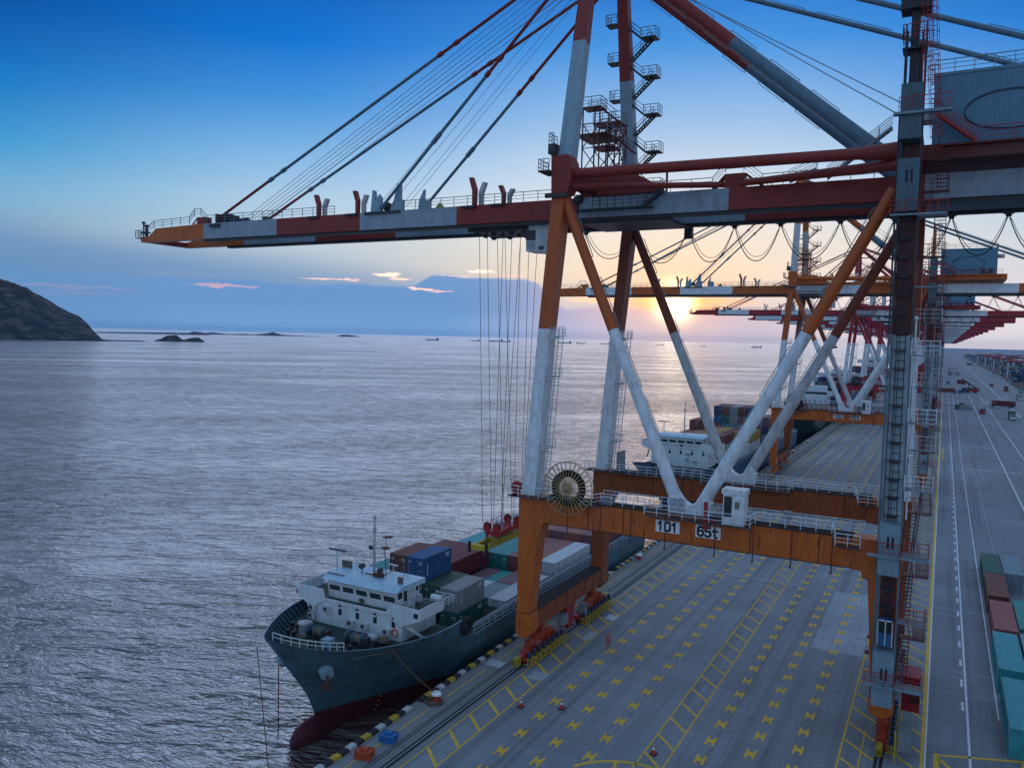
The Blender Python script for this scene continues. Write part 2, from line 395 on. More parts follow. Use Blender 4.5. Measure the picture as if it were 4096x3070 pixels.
# ---------------------------------------------------------------- water
def water_mat():
    m = bpy.data.materials.new('sea_water'); m.use_nodes = True; t = m.node_tree; b = t.nodes['Principled BSDF']
    geo = nn(t, 'ShaderNodeNewGeometry'); L = t.links.new
    def noise(sx, sy, det, rough, rot=0., typ='FBM'):
        mp = nn(t, 'ShaderNodeMapping'); mp.vector_type = 'TEXTURE'; mp.inputs['Scale'].default_value = (1 / sx, 1 / sy, 1); mp.inputs['Rotation'].default_value = (0, 0, rot)
        L(geo.outputs['Position'], mp.inputs['Vector'])
        n = nn(t, 'ShaderNodeTexNoise'); n.inputs['Scale'].default_value = 1; n.inputs['Detail'].default_value = det; n.inputs['Roughness'].default_value = rough
        n.inputs['Distortion'].default_value = .25
        L(mp.outputs[0], n.inputs['Vector']); return n.outputs['Fac']
    a = noise(.11, .30, 4, .55, R_(20)); c = noise(.03, .075, 4, .55, R_(30)); d = noise(.40, .95, 4, .6, R_(2)); e = noise(.012, .03, 3, .5, R_(35))
    def mul(x, k):
        n = nn(t, 'ShaderNodeMath', operation='MULTIPLY'); L(x, n.inputs[0]); n.inputs[1].default_value = k; return n.outputs[0]
    def add(x, y):
        n = nn(t, 'ShaderNodeMath', operation='ADD'); L(x, n.inputs[0]); L(y, n.inputs[1]); return n.outputs[0]
    def ridge(x):      # sharper crests
        n = nn(t, 'ShaderNodeMath', operation='SUBTRACT'); L(x, n.inputs[0]); n.inputs[1].default_value = .5
        q = nn(t, 'ShaderNodeMath', operation='ABSOLUTE'); L(n.outputs[0], q.inputs[0])
        r = nn(t, 'ShaderNodeMath', operation='SUBTRACT'); r.inputs[0].default_value = .5; L(q.outputs[0], r.inputs[1]); return r.outputs[0]
    h = add(add(add(mul(ridge(a), 2.6), mul(a, 1.6)), mul(c, 3.6)), mul(ridge(d), .85))
    bp = nn(t, 'ShaderNodeBump'); bp.inputs['Strength'].default_value = 1.0; bp.inputs['Distance'].default_value = .85
    L(h, bp.inputs['Height'])
    wp = nn(t, 'ShaderNodeMapRange'); wp.inputs['From Min'].default_value = .35; wp.inputs['From Max'].default_value = .65; wp.inputs['To Min'].default_value = .55; wp.inputs['To Max'].default_value = 1.6
    L(noise(.004, .011, 3, .55, R_(38)), wp.inputs['Value']); L(wp.outputs['Result'], bp.inputs['Distance'])
    mr = nn(t, 'ShaderNodeMapRange'); mr.inputs['From Min'].default_value = .38; mr.inputs['From Max'].default_value = .62
    L(e, mr.inputs['Value'])
    mx = nn(t, 'ShaderNodeMix', data_type='RGBA'); mx.inputs['A'].default_value = (.10, .072, .058, 1); mx.inputs['B'].default_value = (.13, .098, .084, 1)
    L(mr.outputs['Result'], mx.inputs['Factor'])
    out = t.nodes['Material Output']; t.nodes.remove(b)
    df = nn(t, 'ShaderNodeBsdfDiffuse'); L(mx.outputs['Result'], df.inputs['Color']); L(bp.outputs[0], df.inputs['Normal'])
    gl = nn(t, 'ShaderNodeBsdfGlossy'); gl.inputs['Roughness'].default_value = .11; gl.inputs['Color'].default_value = (.95, .98, 1, 1); L(bp.outputs[0], gl.inputs['Normal'])
    fr = nn(t, 'ShaderNodeFresnel'); fr.inputs['IOR'].default_value = 1.36; L(bp.outputs[0], fr.inputs['Normal'])
    fm = nn(t, 'ShaderNodeMath', operation='MULTIPLY'); fm.use_clamp = True; L(fr.outputs[0], fm.inputs[0]); fm.inputs[1].default_value = 2.7
    ms = nn(t, 'ShaderNodeMixShader'); L(fm.outputs[0], ms.inputs[0]); L(df.outputs[0], ms.inputs[1]); L(gl.outputs[0], ms.inputs[2]); L(ms.outputs[0], out.inputs['Surface'])
    return m
mb = MB(); mb.add([(-60000, -400, WATER), (100, -400, WATER), (100, 60000, WATER), (-60000, 60000, WATER)], [(0, 1, 2, 3)])
struct(mb.build('sea_water', water_mat()))

# ---------------------------------------------------------------- quay apron
def concrete(name, base=(.225, .24, .26), tyre=.62, slab=(5.0, 5.0)):
    m = bpy.data.materials.new(name); m.use_nodes = True; t = m.node_tree; b = t.nodes['Principled BSDF']; L = t.links.new
    b.inputs['Roughness'].default_value = .75
    geo = nn(t, 'ShaderNodeNewGeometry')
    def noise(s, det, rough, out='Fac', rot=0):
        mp = nn(t, 'ShaderNodeMapping'); mp.inputs['Scale'].default_value = s; mp.inputs['Rotation'].default_value = (0, 0, rot); L(geo.outputs['Position'], mp.inputs['Vector'])
        n = nn(t, 'ShaderNodeTexNoise'); n.inputs['Scale'].default_value = 1; n.inputs['Detail'].default_value = det; n.inputs['Roughness'].default_value = rough
        L(mp.outputs[0], n.inputs['Vector']); return n.outputs[out]
    def mr(x, a, b2, c=0, d=1):
        n = nn(t, 'ShaderNodeMapRange'); L(x, n.inputs['Value'])
        n.inputs['From Min'].default_value = a; n.inputs['From Max'].default_value = b2; n.inputs['To Min'].default_value = c; n.inputs['To Max'].default_value = d; return n.outputs['Result']
    def mix(f, A, B, bt='MIX'):
        n = nn(t, 'ShaderNodeMix', data_type='RGBA', blend_type=bt)
        for k, x in (('Factor', f), ('A', A), ('B', B)):
            if isinstance(x, (int, float, tuple)): n.inputs[k].default_value = x
            else: L(x, n.inputs[k])
        return n.outputs['Result']
    c = mix(mr(noise((.05, .03, 1), 5, .6), .35, .65), (*[v * .84 for v in base], 1), (*[v * 1.14 for v in base], 1))
    # slabs: each with its own tone, dark joints
    br = nn(t, 'ShaderNodeTexBrick'); br.offset = 0; br.inputs['Scale'].default_value = 1; br.inputs['Mortar Size'].default_value = .035; br.inputs['Brick Width'].default_value = slab[0]; br.inputs['Row Height'].default_value = slab[1]
    br.inputs['Color1'].default_value = (.9, .9, .9, 1); br.inputs['Color2'].default_value = (1.08, 1.08, 1.08, 1); br.inputs['Mortar'].default_value = (.62, .62, .62, 1)
    L(geo.outputs['Position'], br.inputs['Vector'])
    c = mix(1.0, c, br.outputs['Color'], 'MULTIPLY')
    # tyre tracks along the quay, oil spots
    c = mix(mr(noise((.9, .012, 1), 4, .6), .48, .66, 0, tyre), c, (.10, .105, .115, 1))
    c = mix(mr(noise((.5, .5, 1), 7, .75), .56, .68, 0, .45), c, (.07, .07, .07, 1))
    c = mix(mr(noise((3, 3, 1), 4, .7), .60, .72, 0, .5), c, (.05, .05, .05, 1))
    L(c, b.inputs['Base Color'])
    bp = nn(t, 'ShaderNodeBump'); bp.inputs['Strength'].default_value = .25; bp.inputs['Distance'].default_value = .02
    L(noise((6, 6, 6), 5, .7), bp.inputs['Height']); L(bp.outputs[0], b.inputs['Normal'])
    return m
CONC = concrete('apron_concrete'); CONCE = concrete('edge_concrete', (.20, .20, .20), .3, (3.0, 6.0)); CONCL = concrete('new_slab_concrete', (.33, .36, .39), .15)
ROADC = concrete('road_concrete', (.20, .22, .25), .55, (6, 6))
EDGE = -42.95
mb = MB(); mb.add([(EDGE, -400, 0), (60000, -400, 0), (60000, 60000, 0), (EDGE, 60000, 0)], [(0, 1, 2, 3)])
struct(mb.build('ground', CONC))
mb = MB(); mb.add([(EDGE, -400, .004), (-37.3, -400, .004), (-37.3, 9000, .004), (EDGE, 9000, .004)], [(0, 1, 2, 3)])
struct(mb.build('quay_edge_pavement', CONCE))
mb = MB(); mb.add([(.3, -400, .004), (34.8, -400, .004), (34.8, 9000, .004), (.3, 9000, .004)], [(0, 1, 2, 3)])
struct(mb.build('road', ROADC))
mb = MB(); mb.add([(EDGE, -400, WATER - 4), (EDGE, 60000, WATER - 4), (EDGE, 60000, 0), (EDGE, -400, 0)], [(0, 1, 2, 3)])
struct(mb.build('quay_wall', CONCE))
mb = MB()
for x0, x1, y0, y1 in ((-12.0, -8.4, 96.5, 120.4), (-8.3, -6.5, 96.5, 121.5), (-34.6, -21, 186, 196)):
    mb.add([(x0, y0, .006), (x1, y0, .006), (x1, y1, .006), (x0, y1, .006)], [(0, 1, 2, 3)])
struct(mb.build('patched_pavement', CONCL))

# ---------------------------------------------------------------- kerb, rails, painted lines
KW = paint('kerb_white', (.5, .5, .5), .7, .5, .3); KB = plain('kerb_black', (.02, .02, .025), .8); KY = paint('kerb_yellow', (.55, .34, .03), .7, .5, .3)
mb = MB(); y = 40.0; k = 0
while y < 640:
    mb.mi = (1, 2, 1, 0)[k % 4]; L_ = .98
    z1 = .28
    mb.prism([(-42.92, 0), (-42.3, 0), (-42.3, z1 - .08), (-42.38, z1), (-42.84, z1), (-42.92, z1 - .08)], 'y', y, y + L_)
    y += L_ + .02; k += 1
    if k % 24 == 20: y += 1.6
mb.mi = 1; mb.box(-42.9, -42.35, 641, 3000, 0, .26)
struct(mb.build('quay_kerb', [KW, KB, KY]))
mb = MB()
for x in (-38.3, -3.3):
    mb.mi = 0; mb.add([(x - .34, -100, .007), (x + .34, -100, .007), (x + .34, 4000, .007), (x - .34, 4000, .007)], [(0, 1, 2, 3)])
    mb.mi = 1; mb.box(x - .06, x + .06, -100, 4000, .008, .06)
for x in (-39.75, -39.45): mb.mi = 0; mb.add([(x - .06, -100, .0075), (x + .06, -100, .0075), (x + .06, 4000, .0075), (x - .06, 4000, .0075)], [(0, 1, 2, 3)])
struct(mb.build('crane_rails', [plain('rail_pit', (.018, .018, .02), .8), GREYST]))
def linemat(name, col, wear):
    m = paint(name, col, .7, .35, wear, scale=2.2, streak=.35, rustcol=(.16, .16, .16)); return m
YL = linemat('worn_yellow_line', (.80, .47, .045), .50); WL = linemat('worn_white_line', (.75, .8, .85), .45); WL2 = linemat('faded_white_line', (.46, .52, .56), .45)
def rect(mb, x0, x1, y0, y1, z=.009): mb.add([(x0, y0, z), (x1, y0, z), (x1, y1, z), (x0, y1, z)], [(0, 1, 2, 3)])
def seg(mb, p, q, w, z=.009):
    p = Vector((*p, z)); q = Vector((*q, z)); d = (q - p).normalized(); n = Vector((-d.y, d.x, 0)) * w / 2
    mb.add([p - n, q - n, q + n, p + n], [(0, 1, 2, 3)])
ym = MB(); Y1 = 560
for x, w_ in ((-41.0, .12), (-37.2, .12), (-34.82, .15), (-20.9, .15), (-18.75, .15), (-6.32, .16), (-4.72, .12), (-.08, .30)):
    if x == -41.0:
        for a, b in ((40, 61), (64, 71.4), (74.2, 118), (123, 300), (304, 500)): rect(ym, x - w_ / 2, x + w_ / 2, a, b)
    elif x == -4.72: rect(ym, x - w_ / 2, x + w_ / 2, 40, 78)
    else: rect(ym, x - w_ / 2, x + w_ / 2, 30, Y1 + 200)
y = 52.9
while y < 420:
    seg(ym, (-37.1, y + 2.1), (-34.85, y), .30, .012); y += 3.45
y = 40.2
while y < 420:
    seg(ym, (-20.8, y + 2.05), (-18.8, y), .26, .012); y += 3.6
y = 39.6
while y < 420:
    seg(ym, (-6.2, y + 3.28), (-3.75, y + .62), .26, .012); seg(ym, (-2.85, y - .28), (-.1, y - 3.2), .26, .012); y += 3.6
for cx_, ph in ((-31.5, 65.0), (-28.08, 65.06), (-24.6, 64.4), (-16.42, 65.1), (-12.92, 64.65), (-9.54, 63.9)):
    y = ph - 10.8
    while y < 420:
        jx = random.uniform(-.06, .06)
        for s in (-1, 1): rect(ym, cx_ + jx + s * .31 - .11, cx_ + jx + s * .31 + .11, y - .82, y + .82, .010)
        rect(ym, cx_ + jx - .31, cx_ + jx + .31, y - .33, y + .33, .014)
        y += 3.6
seg(ym, (.85, 76.4), (7.6, 79.0), .35); seg(ym, (1.0, 60), (1.0, 76.7), .45, .012); seg(ym, (1.2, 75.8), (5.0, 70), .35, .012); seg(ym, (7.5, 79.0), (7.5, 60), .3, .012)
pts = [(-19.8 + 6.2 * math.cos(a), 55.6 + 6.2 * math.sin(a)) for a in [R_(k) for k in range(150, 20, -10)]]
for a, b in zip(pts, pts[1:]): seg(ym, a, b, .35)
seg(ym, (-22.4, 61.0), (-21.5, 57.5), .3, .012); seg(ym, (-19.2, 61.6), (-18.4, 57.5), .3, .012)
rect(ym, .78, 1.12, 283, 312); seg(ym, (.9, 312), (2.0, 312), .8); seg(ym, (.9, 283), (2.0, 283), .8)
struct(ym.build('yellow_ground_markings', YL))
wm = MB()
rect(wm, .09, .23, 30, 900); rect(wm, 3.44, 3.64, 60, 700); rect(wm, 6.06, 6.22, 86.8, 327)
y = 87.3
while y < 330: rect(wm, 3.06, 3.30, y, y + 2.1); y += 6.2
rect(wm, 6.2, 21, 264.8, 265.3); rect(wm, 6.2, 17, 326.5, 327.2); rect(wm, 16.7, 17.0, 190, 680); rect(wm, 23.6, 23.9, 190, 690)
rect(wm, 6.3, 6.5, 330, 660); rect(wm, .3, 6, 528, 529, .011)
struct(wm.build('white_ground_markings', WL))
fm = MB()
rect(fm, -34.8, 6.0, 120.62, 120.78); rect(fm, -34.8, -20, 120.5, 120.6)
for y in (91.3, 95.85, 97.6, 145.7, 168, 203, 226, 244, 290, 118.0, 142.2): rect(fm, .3, 6 if y < 160 else 34, y, y + .09)
rect(fm, 9.1, 9.2, 158, 265); rect(fm, -34.8, -2, 178, 178.1)
struct(fm.build('faded_ground_markings', WL2))
# steel plates and manhole covers let into the apron
for i, (x, y, a, b) in enumerate(((-35.5, 72.8, 1.7, 2.0), (-35.35, 86.0, 1.0, 3.0), (-35.4, 93.2, 1.3, 1.9), (-40.85, 73.2, 1.9, 1.6), (-36.0, 165, 1.8, 1.8), (-33.0, 157, 1.4, 1.2), (-12, 134, 1, 1))):
    mb = MB(); mb.box(-a / 2, a / 2, -b / 2, b / 2, .016, .036); o = mb.build('cover_plate', paint('zinc_cover', (.42, .5, .53), .4, .3, .1, metal=.2)); o.location = (x, y, 0)
    tag(o, ('steel cover plate ' + ('in the yellow hatching just before the near crane bogies', 'long one beside the seaward bogies of the near crane', 'small one by the far bogies of the near crane', 'seaward of the near crane rail beside the kerb', 'beyond the near crane by the seaward rail', 'small one beyond the near crane on open apron', 'tiny one on the apron under the far crane')[i]), 'cover', 'cover plates in the quay')

# ---------------------------------------------------------------- hills and islands
HILLM = bpy.data.materials.new('rocky_hill'); HILLM.use_nodes = True
def hillmat(m):
    t = m.node_tree; b = t.nodes['Principled BSDF']; L = t.links.new; b.inputs['Roughness'].default_value = .95; b.inputs['Specular IOR Level'].default_value = .1
    g = nn(t, 'ShaderNodeNewGeometry')
    n = nn(t, 'ShaderNodeTexNoise'); n.inputs['Scale'].default_value = .018; n.inputs['Detail'].default_value = 10; n.inputs['Roughness'].default_value = .78; L(g.outputs['Position'], n.inputs['Vector'])
    cr = nn(t, 'ShaderNodeValToRGB'); e = cr.color_ramp.elements; e[0].position = .43; e[0].color = (.008, .014, .012, 1); e[1].position = .60; e[1].color = (.12, .085, .07, 1)
    x = cr.color_ramp.elements.new(.5); x.color = (.02, .024, .02, 1)
    L(n.outputs['Fac'], cr.inputs[0]); L(cr.outputs[0], b.inputs['Base Color'])
hillmat(HILLM)
from mathutils import noise as NZ
def island(name, az0, dist, prof, depth, label=None, rough=.12, seed=0):
    """prof: (lateral metres, height) ridge line seen from the camera; built as real terrain at its distance"""
    a = R_(az0); f = Vector((math.sin(a), math.cos(a), 0)); r = Vector((math.cos(a), -math.sin(a), 0)); c = f * dist
    x0, x1 = prof[0][0], prof[-1][0]; NU = 150; NV = 60; vs = []
    def hh(u):
        for (a0, h0), (a1, h1) in zip(prof, prof[1:]):
            if a0 <= u <= a1:
                s = (u - a0) / (a1 - a0); return h0 + (h1 - h0) * s
        return 0
    H = max(h for _, h in prof)
    for j in range(NV + 1):
        v = -1 + 2 * j / NV
        for i in range(NU + 1):
            u = x0 + (x1 - x0) * i / NU
            fall = max(0, 1 - abs(v) ** 1.6)
            h = hh(u) * fall
            n_ = NZ.fractal(Vector((u / (H * 1.3), v * depth / (H * 1.3), seed)), .8, 2.2, 6)
            n2 = 1 - abs(NZ.fractal(Vector((u / (H * .45), v * depth / (H * .45), seed + 7)), .9, 2.1, 5)); h = h * (1 + rough * n_) + (rough * H * (.25 * n_ + .55 * (n2 - .8)) if h > H * .04 else 0)
            if fall <= 0: h = -8
            p = c + r * (u + 0) + f * (v * depth); vs.append((p.x, p.y, WATER - 2 + max(-6, h + 2)))
    mb = MB(); mb.smooth = False
    mb.add(vs, [(j * (NU + 1) + i, j * (NU + 1) + i + 1, (j + 1) * (NU + 1) + i + 1, (j + 1) * (NU + 1) + i) for j in range(NV) for i in range(NU)])
    o = mb.build(name, HILLM, loc=(c.x, c.y, 0)); struct(o); return o
def latp(D, zx, base): # (pixel x, pixel height) pairs of the 2212-wide reference frame -> metres at distance D
    return [((x - base) / 1722.4 * D, h / 1722.4 * D) for x, h in zx]
def az_of(x): return math.degrees(yaw) + math.degrees(math.atan((x - 1106) / 1722.4))
D = 3000 / math.cos(math.atan((100 - 1106) / 1722.4)) 
k = 1.0 / math.cos(math.atan((100 - 1106) / 1722.4))
island('hill', az_of(100), 3300, [((x - 100) * 3300 / 1722.4 * .76, h * 3300 / 1722.4 * .86) for x, h in ((-420, 60), (-300, 95), (-200, 118), (-100, 128), (-30, 130), (20, 127), (40, 121), (60, 112), (80, 98), (100, 84), (125, 66), (150, 52), (170, 44), (188, 30), (200, 14), (208, 3), (218, 0))], 620, rough=.10)
def isl(name, xs, hs, D, depth, seed, rough=.35):
    xc = (xs[0] + xs[-1]) / 2; kk = math.cos(math.atan((xc - 1106) / 1722.4))
    island(name, az_of(xc), D, [((x - xc) * D / 1722.4 * kk, h * D / 1722.4 * kk) for x, h in zip(xs, hs)], depth, rough=rough, seed=seed)
isl('island', (60, 120, 180, 230, 300), (2, 2, 2, 1, 0), 2900, 130, 5)
isl('island', (338, 350, 362, 380, 393, 398, 410, 425, 437), (1, 4, 11, 12, 4, 4, 8, 9, 1), 3000, 60, 1, .2)
isl('island', (205, 260, 300, 360, 400, 420, 440), (1, 2, 2, 3, 3, 2, 1), 7500, 300, 2)
isl('island', (405, 418, 440, 455), (1, 6, 3, 1), 8500, 200, 3, .2)
isl('island', (440, 460, 490, 520, 545), (1, 4, 1, 2, 1), 9000, 250, 4, .2)
isl('island', (550, 575, 590, 610, 640, 700), (1, 4, 7, 2, 1, 0), 9000, 250, 7, .2)
isl('island', (728, 742, 760, 776), (1, 4, 3, 0), 11000, 250, 8, .2)
# ---------------------------------------------------------------- ship-to-shore crane
# world coordinates of the near crane; other cranes are the same machine moved along the rails
YN, YF = 74.7, 95.2          # near faces of the two frames
def lerp(a, b, s): return a + (b - a) * s
STROKES = {'1': [[(.1, .74), (.5, 1), (.5, 0)]], '0': [[(.25, 0), (.75, 0), (1, .2), (1, .8), (.75, 1), (.25, 1), (0, .8), (0, .2), (.25, 0)]],
           '2': [[(0, .78), (.2, 1), (.8, 1), (1, .8), (1, .6), (0, 0), (1, 0)]], '3': [[(0, .85), (.2, 1), (.8, 1), (1, .8), (.8, .53), (.4, .53)], [(.8, .53), (1, .3), (.8, 0), (.2, 0), (0, .15)]],
           '6': [[(1, .85), (.8, 1), (.25, 1), (0, .8), (0, .2), (.25, 0), (.75, 0), (1, .2), (1, .4), (.75, .58), (.05, .56)]], '5': [[(.95, 1), (.08, 1), (.04, .56), (.75, .6), (1, .42), (1, .2), (.75, 0), (.2, 0), (0, .14)]],
           't': [[(.4, .95), (.4, .15), (.55, 0), (.85, 0)], [(.05, .68), (.85, .68)]]}
def crane(origin_y, label, group, c, detail, number=None):
    """c: dict of materials; detail 2 = near crane, 1 = middle distance, 0 = far"""
    dy = origin_y
    root = thing('ship_to_shore_crane', (-20.8, 86 + dy, 0), label, 'crane', group)
    def P(mb, name, mats, par=None):
        if dy:
            mb.v = [(x, y + dy, z) for x, y, z in mb.v]
        return mb.build(name, mats, par or root)
    OR, OR2, UP, WH = c['low'], c['sill'], c['up'], WHITE
    # portal frames
    for yy, name in ((YN, 'near'), (YF, 'far')):
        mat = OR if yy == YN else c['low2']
        y1 = yy + 2.0
        mb = MB()   # seaward portal leg with haunch
        mb.prism([(-39.2, 5.6), (-37.8, 5.6), (-37.0, 13.8), (-36.3, 15.6), (-36.3, 18.3), (-39.25, 18.3)], 'y', yy, y1)
        mb.prism([(-39.28, 3.4), (-38.9, 2.9), (-37.9, 2.9), (-37.5, 3.5), (-37.7, 5.6), (-39.28, 5.6)], 'y', yy - .04, y1 + .04)
        mb.mi = 1; mb.box(-39.33, -37.68, yy - .1, y1 + .1, 5.5, 5.64)
        mb.torus((-38.5, yy - .06, 4.4), .42, .05, 'y', 16, 4)
        P(mb, 'portal_leg', [mat, OR2])
        mb = MB()   # landward portal leg
        mb.prism([(-4.3, 5.6), (-2.6, 5.6), (-2.3, 18.3), (-6.3, 18.3), (-6.3, 15.5), (-5.5, 15.45), (-5.4, 14.85), (-4.95, 14.75)], 'y', yy, y1)
        mb.prism([(-4.4, 3.4), (-4.0, 2.9), (-3.0, 2.9), (-2.4, 3.5), (-2.5, 5.6), (-4.4, 5.6)], 'y', yy - .04, y1 + .04)
        P(mb, 'portal_leg', [mat, OR2])
        mb = MB()
        mb.box(-36.3, -6.3, yy, y1, 15.6, 18.25)
        mb.mi = 1; mb.box(-36.3, -6.3, yy - .12, y1 + .12, 18.25, 18.34); mb.box(-36.3, -6.3, yy - .06, y1 + .06, 15.55, 15.62)
        for x in (-31.2, -27.4, -15, -9): mb.mi = 1; mb.box(x - .03, x + .03, yy - .035, yy, 15.66, 18.2)
        P(mb, 'portal_beam', [mat, GRIMY])
        # upper seaward leg : white, then red-orange, up to the girder node
        mb = MB(); SE_ = 0; pr_ = [(18.34, -39.05, -37.44), (36.0, -37.5, -36.25), (49.8, -36.3, -34.9)]
        for k_, (a, b) in enumerate(zip(pr_, pr_[1:])):
            mb.mi = k_
            mb.prism([(a[1], a[0]), (a[2], a[0]), (b[2], b[0]), (b[1], b[0])], 'y', yy + .1, y1 - .1)
        mb.mi = 3; mb.prism([(-36.35, 49.8), (-34.6, 49.8), (-34.2, 51), (-34.2, 53.0), (-34.6, 53.7), (-36.45, 53.7)], 'y', yy, y1)
        if detail == 2:
            for z in (21.5, 25, 28.5, 32, 39.5, 43, 46.5):
                s_ = (z - 18.34) / (36 - 18.34) if z < 36 else (z - 36) / 13.8; a_, b_ = (pr_[0], pr_[1]) if z < 36 else (pr_[1], pr_[2])
                mb.mi = 0 if z < 36 else 1; mb.box(lerp(a_[1], b_[1], s_) - .02, lerp(a_[2], b_[2], s_) + .02, yy + .08, y1 - .08, z, z + .06)
        if detail:
            mb.mi = 2
            for z in ((23.5, 31.0, 18.9, 35.2) if yy == YN else (22.0, 29.5, 35.2)):
                x = lerp(-37.44, -36.25, (z - 18.3) / 17.7)
                mb.box(x, x + 1.25, yy + .2, y1 - .3, z, z + .08); mb.prism([(x, z), (x + 1.2, z), (x, z - .5)], 'y', yy + .25, yy + .33)
                mb.rail([(x + .1, yy + .2, z), (x + 1.2, yy + .2, z), (x + 1.2, y1 - .3, z)], 1.0, .6, .025)
            mb.ladder((-36.7, yy + 1.2, 18.5), (-35.3, yy + 1.2, 36), .5, (1, 0, 0), .35, cage=detail > 1)
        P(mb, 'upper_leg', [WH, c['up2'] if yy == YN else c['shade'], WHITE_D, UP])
        # landward upper leg
        mb = MB(); mb.box(-3.9, -2.5, yy, y1, 18.34, 36.0); mb.mi = 1; mb.box(-3.9, -2.5, yy, y1, 36.0, 53.6)
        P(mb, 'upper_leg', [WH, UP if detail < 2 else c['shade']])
        # diagonal braces meeting on the beam
        yc = yy + 1.0
        for (x0, z0, xm, zm, x1, z1) in ((-35.2, 49.2, -32.0, 36.3, -22.1, 18.9), (-4.4, 48.3, -10.6, 36.3, -20.1, 18.9)):
            mb = MB()
            L0 = Vector((x0, yc, z0)); L1 = Vector((x1, yc, z1)); s = (z0 - 36.0) / (z0 - z1); m_ = L0.lerp(L1, s)
            mb.mi = 1; mb.tube(L0, m_, .52, 18, .56); mb.mi = 0; mb.tube(m_, L1, .56, 18, .62)
            if detail:
                d_ = (L1 - L0).normalized(); nrm_ = Vector((d_.z, 0, -d_.x)) * .72
                if nrm_.x < 0: nrm_ = -nrm_
                if x0 > -10: nrm_ = -nrm_
                mb.mi = 2
                for s0, s1 in ((.06, .2), (.27, .44), (.47, .63), (.66, .8)):
                    a = L0.lerp(L1, s0) + nrm_; b = L0.lerp(L1, s1) + nrm_
                    mb.beam(a, b, .07, .07); mb.beam(a, a - nrm_ * .4, .06, .06); mb.beam(b, b - nrm_ * .4, .06, .06)
                    mb.mi = 2
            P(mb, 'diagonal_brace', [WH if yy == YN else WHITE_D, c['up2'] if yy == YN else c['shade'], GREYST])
        mb = MB()   # gusset where the braces meet
        mb.prism([(-23.0, 18.36), (-19.0, 18.36), (-18.9, 19.6), (-19.4, 20.6), (-20.3, 19.55), (-20.95, 19.2), (-21.6, 19.55), (-22.6, 20.9), (-23.1, 19.6)], 'y', yc - .62, yc + .62)
        mb.mi = 1
        g = P(mb, 'brace_gusset', [WH, DARKBLUE])
        if detail == 2 and yy == YN:
            nt = MB(); nt.box(-23.0, -21.25, yc - .632, yc - .6, 18.45, 19.9); nt.mi = 1; rnd = random.Random(3)
            for r in range(11):
                u = -22.95 + .02 * r
                while u < -21.5 + .02 * r:
                    w_ = rnd.uniform(.03, .07); z = 19.75 - r * .115
                    nt.box(u + .0, u + w_, yc - .66, yc - .63, z, z + rnd.uniform(.03, .07)); u += w_ + .03
            P(nt, 'notice_patch', [WHITE, DARKBLUE])
        # upper ties : leg top to leg top
        mb = MB(); mb.tube((-34.4, yc, 51.9), (-7.5, yc, 51.55), .52, 16); mb.tube((-7.5, yc, 51.55), (-3.8, yc, 51.5), .52, 16, .85)
        P(mb, 'tie_tube', UP)
        mb = MB(); gy = 82.2 if yy == YN else 89.3
        mb.tube((-34.4, yc, 50.6), (-20.0, gy, 50.95), .30, 14); mb.tube((-20.0, gy, 50.95), (-4.0, yc, 50.4), .30, 14, .5)
        P(mb, 'wind_brace', UP)
    # sill beams along the rails with bogies
    for x, rail in ((-38.55, -38.3), (-3.35, -3.3)):
        mb = MB(); mb.box(x - .72, x + .92 if x < -30 else x + .8, YN + 2.04, YF - .04, 3.55, 5.5)
        mb.mi = 1
        mb.box(x - .78, x + .98 if x < -30 else x + .86, YN + 2.05, YF - .05, 5.5, 5.56)
        for k_ in range(7): mb.mi = 1; yy = 79 + k_ * 2.6; mb.box(x + .92, x + .95, yy, yy + .06, 3.6, 5.45)
        P(mb, 'sill_beam', [OR2, GRIMY])
        for yc in (YN + 3.9, YF - 1.9):
            mb = MB()     # equaliser
            mb.prism([(yc - 3.2, 1.6), (yc + 3.2, 1.6), (yc + 2.6, 2.1), (yc + .8, 2.6), (yc - .8, 2.6), (yc - 2.6, 2.1)], 'x', rail - .28, rail + .28); mb.box(rail - .45, rail + .45, yc - .5, yc + .5, 2.5, 3.56)
            for s in (-2.35, 2.35): mb.prism([(yc + s - 1.7, 1.0), (yc + s + 1.7, 1.0), (yc + s + .7, 1.6), (yc + s - .7, 1.6)], 'x', rail - .38, rail + .38); mb.lathe([(0, -.45), (.42, -.45), (.42, .45), (0, .45)], (rail, yc + s, 1.85), 12, 'x')
            eq = P(mb, 'equaliser_beam', c['low'] if detail < 2 else paint('bogie_red_orange', (.42, .045, .015), .5, .4, .4))
            if not detail: continue
            for k_ in range(8):
                ww = yc - 4.1 + k_ * 1.17
                if detail == 2:
                    mb = MB(); mb.lathe([(0, -.12), (.36, -.12), (.36, .08), (.42, .08), (.42, .12), (0, .12)], (rail, ww, .42), 16, 'x'); P(mb, 'wheel', DARK, eq)
                    mb = MB(); mb.box(rail - .34, rail + .34, ww - .5, ww + .5, .62, 1.05); mb.box(rail + .3, rail + .5, ww - .25, ww + .25, .3, 1.3); P(mb, 'bogie_housing', REDM, eq)
            for k_ in (range(8) if detail == 2 else ()):
                ww = yc - 4.1 + k_ * 1.17; sd = 1
                mb = MB(); mb.lathe([(0, 0), (.16, 0), (.19, .1), (.17, .15), (.17, .6), (.2, .63), (.16, .76), (0, .8)], (rail + .85, ww, .75), 12, 'z')
                for q in range(4): mb.lathe([(.2, 0), (.2, .03)], (rail + .85, ww, .92 + q * .12), 12, 'z')
                mo = P(mb, 'drive_motor', BLUEM, eq)
                mb = MB()
                for z in (.25, .85): mb.rail([(rail + .45, ww - .45, z - 1.0 + 1), (rail + 1.35, ww - .45, z), (rail + 1.35, ww + .45, z), (rail + .45, ww + .45, z)], .05, .9, .028, 0)
